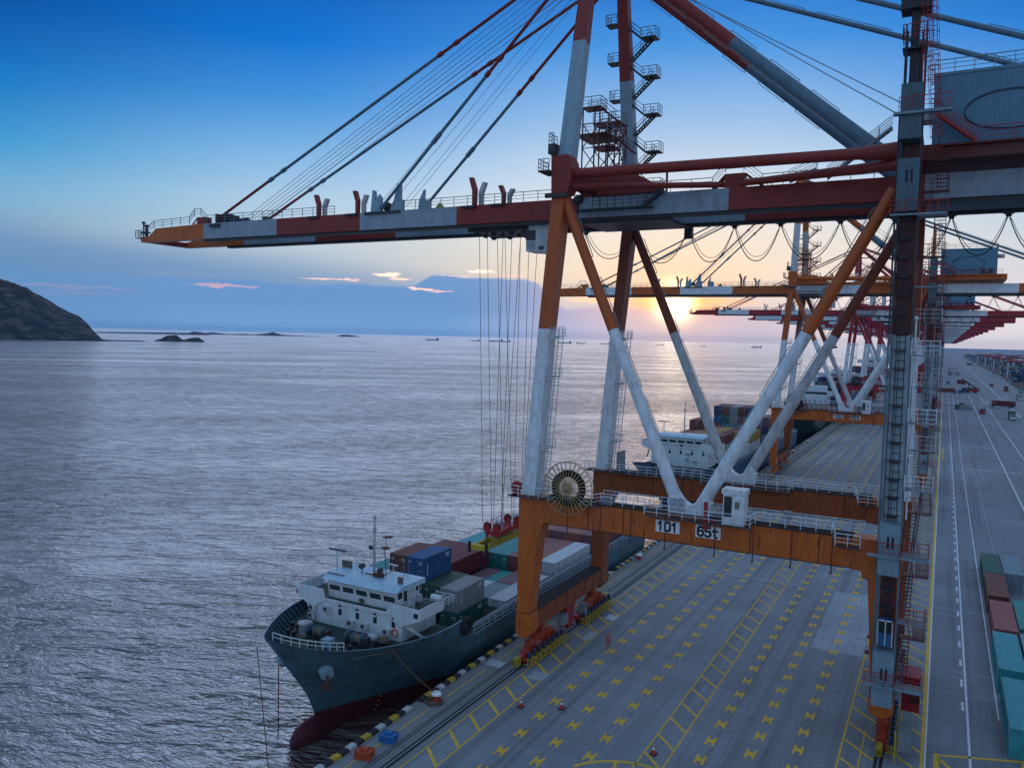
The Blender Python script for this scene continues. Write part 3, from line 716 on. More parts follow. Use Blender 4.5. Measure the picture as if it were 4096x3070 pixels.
                for a in ((1.35, -.45), (1.35, .45), (.9, .45), (.9, -.45)): mb.beam((rail + a[0], ww + a[1], .2), (rail + a[0], ww + a[1], .95), .055, .055)
                P(mb, 'motor_guard', YELLOW, mo)
        if detail:
            mb = MB(); mb.prism([(84.6, 3.5), (87.0, 3.5), (86.4, .7), (85.2, .7)], 'x', rail - .5, rail + .55); P(mb, 'storm_anchor', REDM)
            mb = MB(); mb.box(rail + .1, rail + .9, 89.2, 90.0, 1.0, 2.5); mb.box(rail + .1, rail + .9, 83.0, 84.4, 1.7, 2.9); P(mb, 'electric_box', GREYST)
            mb = MB()
            for e, q in ((YN - .9, -1), (YF + 2.9, 1)):
                mb.box(rail - .25, rail + .25, min(e, e + q * 1.0), max(e, e + q * 1.0), .35, 1.2); mb.lathe([(.16, -.3), (.16, .3), (0, .3)], (rail, e + q * 1.0, .8), 10, 'y')
            P(mb, 'rail_clamp', YELLOWD)
    # A-frame above the girder
    AP = Vector((-35.4, 0, 78.2))
    for s, yb in ((1, 76.3), (-1, 95.7)):
        top = Vector((-35.4, 86 - s * 4.35, 78.2)); bot = Vector((-35.4, 86 - s * 9.6, 53.6))
        k_ = (66.2 - 53.6) / (78.2 - 53.6); m_ = bot.lerp(top, k_)
        mb = MB(); mb.beam(bot, m_, 1.55, 1.45, 1.4, 1.35); mb.mi = 1; mb.beam(m_, top, 1.4, 1.35, 1.2, 1.2)
        P(mb, 'mast_leg', [paint('mast_white_shaded', (.26, .38, .47), .45, .3, .2) if detail == 2 else WHITE_D, UP])  # near mast white darkened and blued, shade painted into the colour
    mb = MB(); mb.box(-36.6, -34.2, 81.0, 91.0, 77.6, 79.2); P(mb, 'mast_head', UP)
    # stays
    for s in (1, -1):
        ya = 86 - s * 4.0; yb = 86 - s * 3.9
        for (xe, ze, segs) in ((-93.4, 51.2, 5), (-63.8, 51.2, 4)):
            mb = MB(); a = Vector((-35.6, ya, 78.0)); b = Vector((xe, yb, ze))
            mb.mi = 1; r = .20
            n_ = 6 if xe < -80 else 5
            cut = [0, .30, .34, .78, .82, 1.0] if xe < -80 else [0, .40, .46, .70, .72, 1.0]
            for k_ in range(5):
                p_, q_ = a.lerp(b, cut[k_]), a.lerp(b, cut[k_ + 1])
                mb.mi = (1, 1, 2, 2 if xe > -80 else 2, 1 if xe < -80 else 2)[k_]; mb.tube(p_, q_, r, 10)
                mb.tube(q_ - (b - a).normalized() * .35, q_ + (b - a).normalized() * .35, r * 1.5, 8)
            P(mb, 'forestay', [WH, c['up'], c['stay']])
        mb = MB(); a = Vector((-35.2, ya, 78.0)); b = Vector((-4.6, yb, 51.6)); m_ = a.lerp(b, (78 - 65) / 26.4)
        mb.mi = 1; mb.tube(a, m_, .62, 18); mb.mi = 0; mb.tube(m_, b, .62, 18, .72)
        d_ = (b - a).normalized(); nv = Vector((-d_.z, 0, d_.x))
        if detail:
            mb.mi = 2
            for q in (1, -1):
                for s0, s1 in ((.16, .24), (.3, .38), (.44, .52), (.57, .66), (.7, .78)):
                    p_ = a.lerp(b, s0 + .03 * q) + nv * .82 * q; q_ = a.lerp(b, s1 + .03 * q) + nv * .82 * q
                    mb.beam(p_, q_, .06, .06); mb.beam(p_, p_ - nv * .3 * q, .06, .06); mb.beam(q_, q_ - nv * .3 * q, .06, .06)
        P(mb, 'backstay', [c['stay'], c['up'], GREYST])
        mb = MB(); a = Vector((-35.2, ya, 78.4)); b = Vector((29.0, yb, 51.5))
        b1 = a.lerp(b, .5); mb.tube(a, b, .26, 12)
        if detail:
            for s0, s1 in ((.2, .32), (.34, .45), (.58, .70), (.72, .82)):
                p_ = a.lerp(b, s0) + Vector((0, 0, .42)); q_ = a.lerp(b, s1) + Vector((0, 0, .42)); mb.beam(p_, q_, .06, .06); mb.beam(p_, p_ - Vector((0, 0, .4)), .06, .06); mb.beam(q_, q_ - Vector((0, 0, .4)), .06, .06)
        P(mb, 'rear_stay', c['stay'])
        mb = MB(); mb.tube((-3.6, 76 if s > 0 else 96, 53.4), (-3.6, ya, 65.1), .32, 12); P(mb, 'support_post', DARK if detail == 2 else UP)
    if detail:
        for yw in (83.0, 84.2, 85.4, 86.6, 87.9, 88.6):
            mb = MB(); mb.tube((-35.8, yw, 78.3 + (yw % 1) * .5), (-88.5 - yw % 1 * 3, yw, 51.4), .035 if yw != 87.9 else .06, 5); P(mb, 'hoist_rope', ROPEW)
        for yw in (82.8, 84.6, 86.0, 87.2):
            mb = MB(); mb.tube((-35.8, yw, 78.0), (-63.6 - (yw % 1), yw, 52), .028, 5); P(mb, 'hoist_rope', ROPEW)
        for yw in (81.0, 84.0):
            mb = MB(); mb.tube((-34.5, yw + 2, 77.2), (-3.8, yw - 5, 54.2 + (yw - 81) * .6), .05, 5); P(mb, 'hoist_rope', ROPEW)
    # boom and main girder : two box girders
    TIP = c.get('tip', -109.7); REAR = 30.0
    bands = [(-95.8, -81.4, 0), (-81.4, -66.9, 1), (-66.9, -52.2, 0), (-52.2, -36.4, 1), (-36.2, -19.85, 0), (-19.85, -2.3, 1), (-2.3, 14.6, 0), (14.6, REAR, 1)]
    for yg in (81.5, 89.1):
        mb = MB(); mb.mi = 2
        mb.prism([(TIP, 48.3), (-95.8, 48.3), (-95.8, 50.5), (-97.6, 50.5), (-97.7, 50.45), (TIP + 3.4, 50.25), (TIP + 2.0, 49.2), (TIP, 48.95)], 'y', yg, yg + 1.3)
        for a, b, m_ in bands:
            mb.mi = m_; mb.box(a, b, yg, yg + 1.3, 48.3, 50.5)
        mb.mi = 3; mb.box(TIP + 10 if yg > 85 else -96, REAR, yg + .25, yg + 1.05, 47.95, 48.3)
        mb.mi = 4
        for x in range(-92, 28, 6):
            mb.box(x, x + .05, yg - .03 if False else yg + 1.3, yg + 1.34, 48.35, 50.45)
        P(mb, 'box_girder', [WH if detail < 2 else paint('upper_white_shaded', (.28, .36, .44), .45, .35, .3), UP, c['tipm'], DARK, GREYST])  # near girder white made darker than the leg white, shade painted in
    mb = MB()
    mb.box(TIP + .02, TIP + 1.2, 82.8, 89.1, 48.3, 49.0)
    for x in [TIP + 9, -92, -78, -62, -45, 8, 27]: mb.box(x, x + 1.0, 82.8, 89.1, 49.3, 50.4)
    P(mb, 'cross_girder', UP)
    # landward and seaward cross beams that carry the girder
    mb = MB()
    for x in (-35.4, -3.2):
        mb.box(x - .7, x + .7, 76.7, 95.2, 51.0, 53.0)
        for yg in (82.1, 89.7): mb.box(x - .6, x + .6, yg - .6, yg + .6, 50.5, 51.0)
    P(mb, 'cross_beam', UP)
    mb = MB(); mb.prism([(-34.0, 50.55), (-27.0, 50.55), (-27.0, 51.2), (-30.6, 53.1), (-33.4, 53.4), (-34.0, 53)], 'y', 81.3, 82.9); mb.prism([(-34.0, 50.55), (-27.0, 50.55), (-30.6, 53.1), (-33.4, 53.4)], 'y', 89, 90.5)
    mb.mi = 1; mb.box(-36.35, -36.25, 81.4, 82.9, 48.2, 50.6); mb.lathe([(0, -.9), (.55, -.9), (.55, .9), (0, .9)], (-36.3, 82.2, 50.3), 16, 'y'); mb.lathe([(0, -.9), (.55, -.9), (.55, .9), (0, .9)], (-36.3, 89.8, 50.3), 16, 'y')
    P(mb, 'boom_hinge', [UP, DARK])
    if detail:
        mb = MB()
        for yr in (81.35, 90.6):
            xs = [TIP + 3.4, -99.4]
            mb.mi = 0
            mb.rail([(TIP + .9, yr, 49.0), (TIP + 3.3, yr, 50.3), (-98.6, yr, 50.5)], 1.1, 1.9)
            mb.rail([(-98.6, yr, 50.5), (-97.5, yr, 51.6), (-96.2, yr, 51.6), (-95, yr, 50.5), (-71, yr, 50.5)], 1.1, 1.9)
            mb.rail([(-60, yr, 50.5), (-37.5, yr, 50.5)], 1.1, 1.9)
            mb.rail([(-28, yr, 50.5), (-21.5, yr, 50.5), (-20.2, yr, 52.0), (-18.4, yr, 52.0), (-16.6, yr, 50.5), (-4.5, yr, 50.5)], 1.1, 1.9)
        P(mb, 'handrail', GREYST if detail < 2 else paint('handrail_steel', (.16, .19, .22), .5, .3, .1))
        mb = MB()
        for yr in (81.6,):
            mb.box(-97.3, -95.6, yr, 82.8, 50.5, 51.5); mb.stair((-98.6, 82.2, 50.5), (-97.4, 82.2, 51.5), .7, rails=False, n=5)
            mb.box(-20.3, -18.4, 81.5, 82.8, 50.5, 51.9); mb.stair((-21.6, 82.2, 50.5), (-20.3, 82.2, 51.9), .7, rails=False, n=6); mb.stair((-16.6, 82.2, 50.5), (-18.4, 82.2, 51.9), .7, rails=False, n=6)
        P(mb, 'boom_steps', UP)
        # tip platform with warning lamps
        mb = MB(); mb.box(TIP - 1.0, TIP + .6, 81.3, 84, 48.9, 49.0); mb.rail([(TIP + .5, 81.3, 49), (TIP - 1, 81.3, 49), (TIP - 1, 84, 49)], 1.1, .8)
        for x in (0, .55, .9): mb.beam((TIP + x, 82, 49), (TIP + x, 82, 50.8 + .5 * (x == 0)), .16, .16); mb.box(TIP + x - .2, TIP + x + .2, 81.8, 82.2, 50.7 + .5 * (x == 0), 51.0 + .5 * (x == 0)); mb.box(TIP + x - .3, TIP + x + .3, 81.7, 82.3, 49.7, 49.9)
        P(mb, 'tip_platform', DARK)
        # cradles that catch the ropes
        for x, h, sc in ((-74.0, 2.9, 1), (-67.4, 3.0, 1), (-49.7, 3.4, 1.15), (-45.8, 2.2, .9)):
            for yy in (82.0,):
                mb = MB(); w_ = .42 * sc
                for q, hh, m_ in ((-1, h, 0), (1, h * .84, 1)):
                    mb.mi = 0 if q < 0 else 1
                    mb.prism([(x + q * .1, 50.4), (x + q * w_, 50.4), (x + q * (w_ + .02), 50.4 + hh * .55), (x + q * (w_ + .5), 50.4 + hh), (x + q * (w_ + .05), 50.4 + hh + .05), (x + q * .05, 50.4 + hh * .62)], 'y', yy - .3 + .6 * (q > 0) , yy + .3 + .6 * (q > 0))
                mb.mi = 2; mb.box(x - 1.6, x + .2, 81.1, 81.5, 50.2, 50.45)
                P(mb, 'rope_cradle', [UP, WHITE_D, DARK])
        mb = MB()     # the white sheave towers at the inner stay
        mb.prism([(-65.6, 50.5), (-63.9, 50.5), (-64.0, 52.4), (-64.3, 52.8), (-64.7, 52.1), (-64.9, 52.2), (-65.0, 53.3), (-65.3, 53.4)], 'y', 82.0, 82.5)
        mb.prism([(-63.2, 50.5), (-61.0, 50.5), (-61.0, 52.0), (-61.4, 52.2), (-61.4, 54.0), (-61.9, 54.1), (-62.4, 52.2)], 'y', 82.7, 83.1)
        mb.prism([(-60.0, 50.5), (-58.2, 50.5), (-58.2, 51.9), (-58.8, 52.2), (-59.2, 51.9), (-59.1, 53.5), (-59.8, 52.2)], 'y', 84.5, 85.0)
        mb.mi = 1; mb.box(-66.0, -60.5, 81.2, 81.5, 50.2, 50.5); mb.lathe([(0, -.2), (.6, -.2), (.6, .2), (0, .2)], (-62.4, 83.5, 51.4), 14, 'y'); mb.lathe([(0, -.2), (.6, -.2), (.6, .2), (0, .2)], (-63.6, 83.0, 51.3), 14, 'y')
        mb.mi = 2; mb.prism([(-56.9, 50.5), (-55.4, 50.5), (-56.1, 51.5)], 'y', 83.5, 84.2)
        P(mb, 'sheave_tower', [paint('mast_white_shaded', (.26, .38, .47), .45, .3, .2), DARK, YELLOWD])  # same white with painted-in shade as the mast legs
        mb = MB()
        for x in (-93.5, -91.8, -90.6): mb.box(x, x + .5, 81.6, 83.0, 50.4, 51.8 - .3 * (x > -91)); mb.lathe([(0, -.3), (.5, -.3), (.5, .3), (0, .3)], (x + .2, 84.6, 51.0), 12, 'y')
        mb.box(-94.2, -92.3, 81.1, 81.5, 49.9, 50.3); mb.lathe([(0, -.3), (.6, -.3), (.6, .3), (0, .3)], (-86.5, 84.6, 50.9), 12, 'y')
        P(mb, 'stay_anchor', DARK)
        # hinge platforms between the mast legs
        mb = MB(); mb.mi = 0
        def plat(x0, x1, y0, y1, z, rl=True):
            mb.mi = 0; mb.box(x0, x1, y0, y1, z, z + .16)
            mb.mi = 1
            if rl: mb.rail([(x0, y0, z + .1), (x1, y0, z + .1), (x1, y1, z + .1), (x0, y1, z + .1)], 1.1, 1.3)
        for z, x0, x1, y0, y1 in ((60.3, -36.4, -34.2, 82.0, 83.8), (58.9, -35.8, -32.5, 83.8, 86), (57.3, -37.0, -33.2, 81.6, 86), (56.3, -35.6, -33.2, 83.4, 86)): plat(x0, x1, y0, y1, z)
        mb.mi = 0
        cols_ = ((-36.3, 82.1), (-34.3, 82.1), (-35.6, 83.8), (-34.2, 83.9), (-33.2, 83.9), (-32.6, 83.9), (-32.6, 85.9), (-34.8, 85.9))
        for x, y in cols_: mb.beam((x, y, 50.6), (x, y, 60.3 if x < -34.25 else 58.9), .13, .13)
        for z0 in (50.8, 53.4, 56.0):
            for a, b in ((cols_[0], cols_[1]), (cols_[2], cols_[4]), (cols_[3], cols_[5]), (cols_[5], cols_[6]), (cols_[6], cols_[7])):
                mb.beam((*a, z0), (*b, z0 + 2.6), .09, .09); mb.beam((*b, z0), (*a, z0 + 2.6), .09, .09); mb.beam((*a, z0 + 2.6), (*b, z0 + 2.6), .08, .08)
        mb.stair((-34.4, 83.4, 60.3), (-32.8, 83.4, 59.0), .7, rails=True); mb.stair((-33.2, 84.5, 57.3), (-31.0, 84.5, 55.5), .7); mb.stair((-35.2, 84.5, 57.3), (-33.8, 84.5, 58.9), .7)
        mb.beam((-26.8, 83, 50.5), (-26.8, 83, 53.0), .2, .2); mb.box(-27.3, -26.5, 82.8, 83.2, 53.0, 53.4)
        P(mb, 'hinge_platform', [UP if detail < 2 else paint('dark_maroon', (.14, .03, .03), .5, .2, .1), GREYST])
        # platform at the leg node
        mb = MB(); mb.box(-37.6, -36.3, 74.0, 76.5, 52.0, 52.15); mb.mi = 1; mb.rail([(-36.4, 74.1, 52.1), (-37.6, 74.1, 52.1), (-37.6, 76.4, 52.1)], 1.2, .6); mb.rail([(-36.4, 75, 55.0), (-36.9, 75, 55.0), (-36.9, 77, 55.0)], 1.1, .6)
        mb.mi = 0; mb.box(-37.0, -36.2, 75, 77, 54.0, 55.0); mb.box(-36.9, -34.4, 74.3, 74.7, 49.4, 49.8); mb.box(-38.9, -37.6, 80.8, 81.5, 50.3, 50.7)
        P(mb, 'node_platform', [DARK, GREYST])
        # zigzag stair on the far mast leg
        mb = MB(); zl = [53.4, 57.6, 61.8, 66.0, 70.2, 74.4]
        for i, z in enumerate(zl[:-1]):
            ym_ = 95.6 - (z - 53.6) * .213
            mb.mi = 0; mb.box(-33.2, -31.4, ym_ - 1.0, ym_ + .6, z + .2, z + .34); mb.box(-37.6, -36.2, ym_ - 1.0, ym_ + .4, z + 2.3, z + 2.44)
            mb.mi = 1; mb.rail([(-33.2, ym_ - 1, z + .3), (-31.4, ym_ - 1, z + .3), (-31.4, ym_ + .6, z + .3)], 1.1, .9); mb.rail([(-36.2, ym_ - 1, z + 2.4), (-37.6, ym_ - 1, z + 2.4), (-37.6, ym_ + .4, z + 2.4)], 1.1, .9)
            mb.mi = 0; mb.stair((-33.2, ym_ - .6, z + .3), (-35.6, ym_ - .6, z + 2.4), .7); mb.stair((-34.6, ym_ + .1, z - 1.9), (-32.2, ym_ + .1, z + .2), .7)
        P(mb, 'zigzag_stair', [DARK, GREYST])
        # stairs up to the house level on the landward side
        mb = MB(); mb.stair((-10.5, 80.6, 50.6), (-5.0, 78.6, 54.2), .8); mb.stair((-14, 81, 50.6), (-11.5, 81, 51.6), .8)
        P(mb, 'girder_stair', GREYST)
        mb = MB(); mb.box(-36.0, -27.5, 80.0, 81.4, 48.9, 49.0); mb.rail([(-34, 80.0, 49), (-28, 80.0, 49)], 1.2, .9); mb.stair((-28.6, 80.8, 49.0), (-26.4, 80.8, 50.6), .8); mb.box(-36, -26, 82, 89, 47.7, 47.95)
        P(mb, 'hinge_walkway', GREYST if detail < 2 else DARK)
    # trolley, cabin
    TX = c.get('trolley', -47.3)
    mb = MB(); mb.box(TX - 3.4, TX + 3.4, 82.9, 89.0, 47.5, 48.2)
    for yy in (83.0, 88.2): mb.box(TX - 4.2, TX + 4.2, yy, yy + .7, 47.6, 48.3)
    for x in (-3.4, -1.1, 1.3, 3.2):
        for yy in (84, 86, 88): mb.lathe([(0, -.12), (.42, -.12), (.42, .12), (0, .12)], (TX + x, yy, 47.6), 10, 'y')
    mb.box(TX - 1.5, TX + .9, 82.6, 82.9, 46.9, 47.0); mb.box(TX - 1.5, TX - 1.4, 82.6, 82.9, 46.9, 47.5); mb.box(TX + .8, TX + .9, 82.6, 82.9, 46.9, 47.5)
    tr = P(mb, 'trolley', DARK)
    mb = MB(); cx0 = TX + 4.1
    mb.prism([(cx0 + .1, 44.95), (cx0 + 3.0, 44.7), (cx0 + 3.0, 47.4), (cx0, 47.4)], 'y', 82.3, 84.6)
    mb.box(cx0 + .3, cx0 + 2.8, 82.5, 84.4, 47.4, 48.2)
    cb = P(mb, 'operator_cabin', [WHITE_D], tr)
    mb = MB(); mb.prism([(cx0 + .2, 45.3), (cx0 + 1.25, 45.2), (cx0 + 1.25, 46.1), (cx0 + .2, 46.15)], 'y', 82.26, 82.3); P(mb, 'cabin_window', GLASSG, cb)
    mb = MB(); mb.prism([(cx0 + .05, 46.25), (cx0 + 1.3, 46.2), (cx0 + 1.3, 47.35), (cx0 + .0, 47.35)], 'y', 82.25, 82.3); mb.box(cx0 + 1.75, cx0 + 2.35, 82.26, 82.3, 45.1, 45.5); P(mb, 'dark_panel', DARK, cb)
    # festoon cable loops
    if detail:
        nodes = [-39.7, -33.2, -26.75, -21.5, -16.5, -10.4, -5.2, -.06, 4.81, 10.0, 15.2, 20.4]
        mb = MB()
        for a, b in zip(nodes, nodes[1:]):
            dp = 3.9 if a > -34 else 3.2
            pts = [(a + (b - a) * s, 91.6, 48.05 - dp * (1 - abs(2 * s - 1) ** 2.2)) for s in [i / 14 for i in range(15)]]
            mb.path(pts, .055, 5); mb.path([(x, y + .3, z + (.5 if 0 < i < 14 else 0)) for i, (x, y, z) in enumerate(pts)], .03, 4)
        mb2 = MB(); mb2.box(-40, 21, 91.5, 91.8, 48.35, 48.5)
        for a in nodes: mb2.box(a - .45, a + .45, 91.4, 91.9, 48.1, 48.35); mb2.box(a - .25, a + .25, 91.5, 91.8, 47.85, 48.1)
        mb2.box(-27.2, -26.3, 91.3, 92, 46.9, 48.1)
        fr = P(mb2, 'festoon_rail', DARK); P(mb, 'festoon_cable', BLACKRUB, fr)
    # machinery house
    mb = MB(); mb.box(-1.9, 9.9, 79.6, 92.6, 52.6, 58.6)
    for i in range(48): x = -1.85 + i * .245; mb.box(x, x + .12, 79.56, 79.6, 52.65, 58.45)
    mb.mi = 1; mb.box(-2.0, 10.0, 79.5, 92.7, 58.5, 58.75)
    mh = P(mb, 'machinery_house', [c['house'], c['house']])
    mb = MB(); n_ = 56
    for k_ in range(n_):
        a0, a1 = 2 * PI * k_ / n_, 2 * PI * (k_ + 1) / n_
        mb.beam((3.9 + 3.4 * math.cos(a0), 79.5, 55.15 + 1.62 * math.sin(a0)), (3.9 + 3.4 * math.cos(a1), 79.5, 55.15 + 1.62 * math.sin(a1)), .04, .11)
    P(mb, 'oval_emblem', plain('emblem_blue', (.006, .012, .05)), mh)
    mb = MB()
    for x in (6.6, 8.0): mb.box(x, x + 1.0, 79.48, 79.56, 52.75, 53.9)
    P(mb, 'louvre', DARK, mh)
    mb = MB(); mb.box(-3.0, 12, 79.2, 93.2, 51.3, 52.6); mb.box(-1.0, 11.0, 78.6, 79.3, 52.3, 52.45); P(mb, 'house_frame', UP if detail < 2 else paint('dark_maroon', (.14, .03, .03), .5, .2, .1))
    if detail:
        mb = MB(); mb.rail([(-1.9, 79.6, 58.75), (9.9, 79.6, 58.75), (9.9, 92.5, 58.75)], 1.1, 1.5)
        mb.mi = 1; mb.rail([(1.5, 78.6, 52.45), (11, 78.6, 52.45)], 1.2, 1.3); mb.stair((-1.6, 78.6, 55.0), (1.4, 78.6, 52.5), .8); mb.rail([(-1.2, 79.0, 51.4), (1.2, 79.0, 51.4)], 1.0, 1)
        P(mb, 'house_railing', [GREYST, REDM], mh)
        mb = MB(); mb.lathe([(0, -.8), (.5, -.8), (.5, .8), (0, .8)], (10.6, 82, 57.0), 12, 'x'); mb.box(-2.9, -1.9, 81, 83, 55.2, 56.2); P(mb, 'ventilation_duct', WHITE_D, mh)
        mb = MB(); mb.ladder((-1.5, 76.4, 52.5), (-2.4, 76.4, 65), .6, (1, 0, 0), .4, cage=True, r=.028); P(mb, 'caged_ladder', REDM if detail == 2 else DARK)
    # lift tower on the landward near leg
    yl0, yl1 = 73.0, 74.66
    mb = MB()
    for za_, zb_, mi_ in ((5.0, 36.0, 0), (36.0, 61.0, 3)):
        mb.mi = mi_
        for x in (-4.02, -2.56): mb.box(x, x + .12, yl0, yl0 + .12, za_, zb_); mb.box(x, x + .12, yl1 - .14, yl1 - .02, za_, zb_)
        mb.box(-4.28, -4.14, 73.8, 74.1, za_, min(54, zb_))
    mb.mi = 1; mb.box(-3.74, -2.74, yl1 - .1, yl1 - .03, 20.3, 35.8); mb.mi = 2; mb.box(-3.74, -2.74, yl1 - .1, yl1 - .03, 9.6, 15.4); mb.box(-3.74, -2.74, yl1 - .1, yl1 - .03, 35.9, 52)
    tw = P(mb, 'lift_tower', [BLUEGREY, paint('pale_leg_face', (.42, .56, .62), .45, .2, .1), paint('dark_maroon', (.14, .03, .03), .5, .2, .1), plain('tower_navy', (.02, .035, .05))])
    if detail:
        mb = MB(); z = 9.6
        mb.box(-3.62, -3.54, yl1 - .5, yl1 - .42, 9.6, 52); mb.box(-3.42, -3.36, yl1 - .5, yl1 - .42, 9.6, 52); mb.box(-2.98, -2.9, yl1 - .5, yl1 - .42, 9.6, 52)
        while z < 52:
            if not (15.5 < z < 20.2):
                mb.box(-3.62, -2.9, yl1 - .5, yl1 - .42, z, z + .07)
                if int((z - 9.6) / .78 + .5) % 2 == 0:
                    mb.box(-4.0, -2.72, yl1 - .62, yl1 - .36, z + .18, z + .24); mb.box(-3.7, -2.95, yl1 - .7, yl1 - .3, z - .05, z + .12)
            z += .78
        P(mb, 'rack_mast', DARK, tw)
        for z0, z1 in ((4.7, 9.3), (15.9, 20.2), (46.0, 50.2), (51.8, 56.2)):
            mb = MB(); mb.box(-4.12, -2.5, yl0 - .35, yl1 - .1, z0, z1)
            mb.mi = 1
            if z1 < 51: mb.box(-3.5, -3.33, yl0 - .37, yl0 - .35, z0 + 2.3, z0 + 3.3); mb.box(-3.13, -2.96, yl0 - .37, yl0 - .35, z0 + 2.3, z0 + 3.3)
            mb.mi = 0; mb.box(-3.7, -2.8, yl0 - .40, yl0 - .35, z0 + 3.55, z0 + 3.62); mb.box(-3.26, -3.22, yl0 - .38, yl0 - .35, z0 + .2, z0 + 3.4)
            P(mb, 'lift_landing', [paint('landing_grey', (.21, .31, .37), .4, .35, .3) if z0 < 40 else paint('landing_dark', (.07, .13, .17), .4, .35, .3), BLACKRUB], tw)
        if detail == 2:
            mb = MB(); mb.box(-3.85, -2.75, 73.2, 74.2, 9.7, 11.9); mb.mi = 1
            for x in (-3.9, -3.33, -2.8): mb.box(x, x + .07, 73.1, 73.17, 9.8, 12.0)
            mb.box(-3.9, -2.73, 73.1, 73.17, 11.9, 12.0); mb.mi = 2; mb.box(-3.83, -2.8, 73.12, 73.19, 10.9, 11.88)
            P(mb, 'lift_car', [plain('lift_blue', (.02, .10, .24)), WHITE, BLACKRUB], tw)
    # stair tower
    levels = [6.65, 12.2, 17.8, 23.3, 28.8, 34.35, 39.9, 45.6, 51.0]
    mb = MB(); mr_ = MB()
    if detail:
        for i, z in enumerate(levels[:-1]):
            mb.mi = 0
            mb.box(-2.45, -.35, 72.5, 73.9, z - .12, z)
            rl = MB if False else None
            (mr_ if True else mb).mi = 1 if 20 < z < 36 else 0
            mr_.rail([(-2.4, 72.5, z), (-.35, 72.5, z), (-.35, 73.8, z)], 1.15, .7, .03)
            zn = levels[i + 1]; zm = (z + zn) / 2
            mb.mi = 0 if 20 < z < 36 else 2
            mb.stair((-1.95, 73.8, z), (-1.95, 77.2, zm), .8, side=(1, 0, 0)); mb.box(-2.4, -.35, 77.2, 78.2, zm - .1, zm)
            mb.stair((-.85, 77.2, zm), (-.85, 73.8, zn), .8, side=(1, 0, 0))
            mr_.rail([(-2.4, 78.2, zm), (-.35, 78.2, zm), (-.35, 77.2, zm)], 1.15, .8, .03)
        mb.stair((-.9, 73.0, 6.6), (-.9, 69.5, 3.0), .8) if False else mb.stair((-.9, 73.9, 6.6), (-.9, 77.5, 3.2), .8, side=(1, 0, 0))
        P(mb, 'access_stair', [GREYST, GREYST, paint('dark_rail_red', (.14, .03, .03), .5, .2, .1)])
        P(mr_, 'stair_railing', [REDM, WHITE])
        mb = MB(); mb.box(-4.7, -.4, 72.2, 72.6, 6.5, 6.62); mb.box(-5.0, -.3, 72.2, 72.55, 17.5, 17.66); mb.box(-4.5, -.4, 72.3, 72.5, 45.6, 45.75); mb.box(-4.6, -.4, 72.3, 73, 53.7, 53.9)
        mb.mi = 1; mb.rail([(-4.7, 72.2, 6.6), (-2.4, 72.2, 6.6)], 1.1, .8, .03); mb.rail([(-5.0, 72.2, 17.6), (-2.4, 72.2, 17.6)], 1.1, .9, .03); mb.rail([(-4.5, 72.2, 45.7), (-2.4, 72.2, 45.7)], 1.1, .9, .03); mb.rail([(-4.2, 72.2, 53.9), (-.6, 72.2, 53.9), (-.6, 74, 53.9)], 1.1, .9, .03)
        P(mb, 'landing_platform', [paint('landing_grey', (.21, .31, .37), .4, .35, .3), REDM])
    if detail == 2:
        mb = MB(); mb.box(-1.9, -.5, 76.6, 79.4, 3.2, 6.3); P(mb, 'switch_cabinet', paint('deep_red', (.30, .01, .02), .45, .3, .1))
        mb = MB(); mb.box(-1.9, -.9, 73.2, 74.6, 1.0, 3.0); mb.mi = 1; mb.beam((-2.1, 72.6, .2), (-2.1, 72.6, 3.0), .09, .09); P(mb, 'ground_cabinet', [GREYST, YELLOW])
        for z in (20.5, 26.4, 32.0):
            mb = MB(); mb.tube((-2.2, 74.2, z), (-2.2, 74.2, z + 5.2), .07, 8); mb.lathe([(0, 0), (.16, .05), (.16, .3), (0, .36)], (-2.2, 74.2, z + 5.2), 10); P(mb, 'vent_pipe', WHITE)
        mb = MB()   # small tower top with platforms
        mb.box(-3.65, -3.05, 73.4, 74.2, 56.2, 64.5)
        for z, a in ((62.2, 1.1), (59.0, .85)):
            mb.box(-3.35 - a, -3.35 + a, 72.9, 74.8, z, z + (.75 if a > 1 else .12)); mb.mi = 1; mb.rail([(-3.35 - a, 72.9, z + .7), (-3.35 + a, 72.9, z + .7), (-3.35 + a, 74.8, z + .7), (-3.35 - a, 74.8, z + .7), (-3.35 - a, 72.9, z + .7)], 1.25, .8, .03); mb.mi = 0
        for x in (-3.95, -2.8): mb.box(x, x + .14, 73.3, 73.5, 56.2, 60.5)
        mb.mi = 1; mb.ladder((-2.2, 73.0, 56), (-2.6, 73.0, 64), .55, (1, 0, 0), .35, cage=True, r=.025)
        P(mb, 'tower_head', [plain('tower_black', (.02, .02, .03)), REDM])
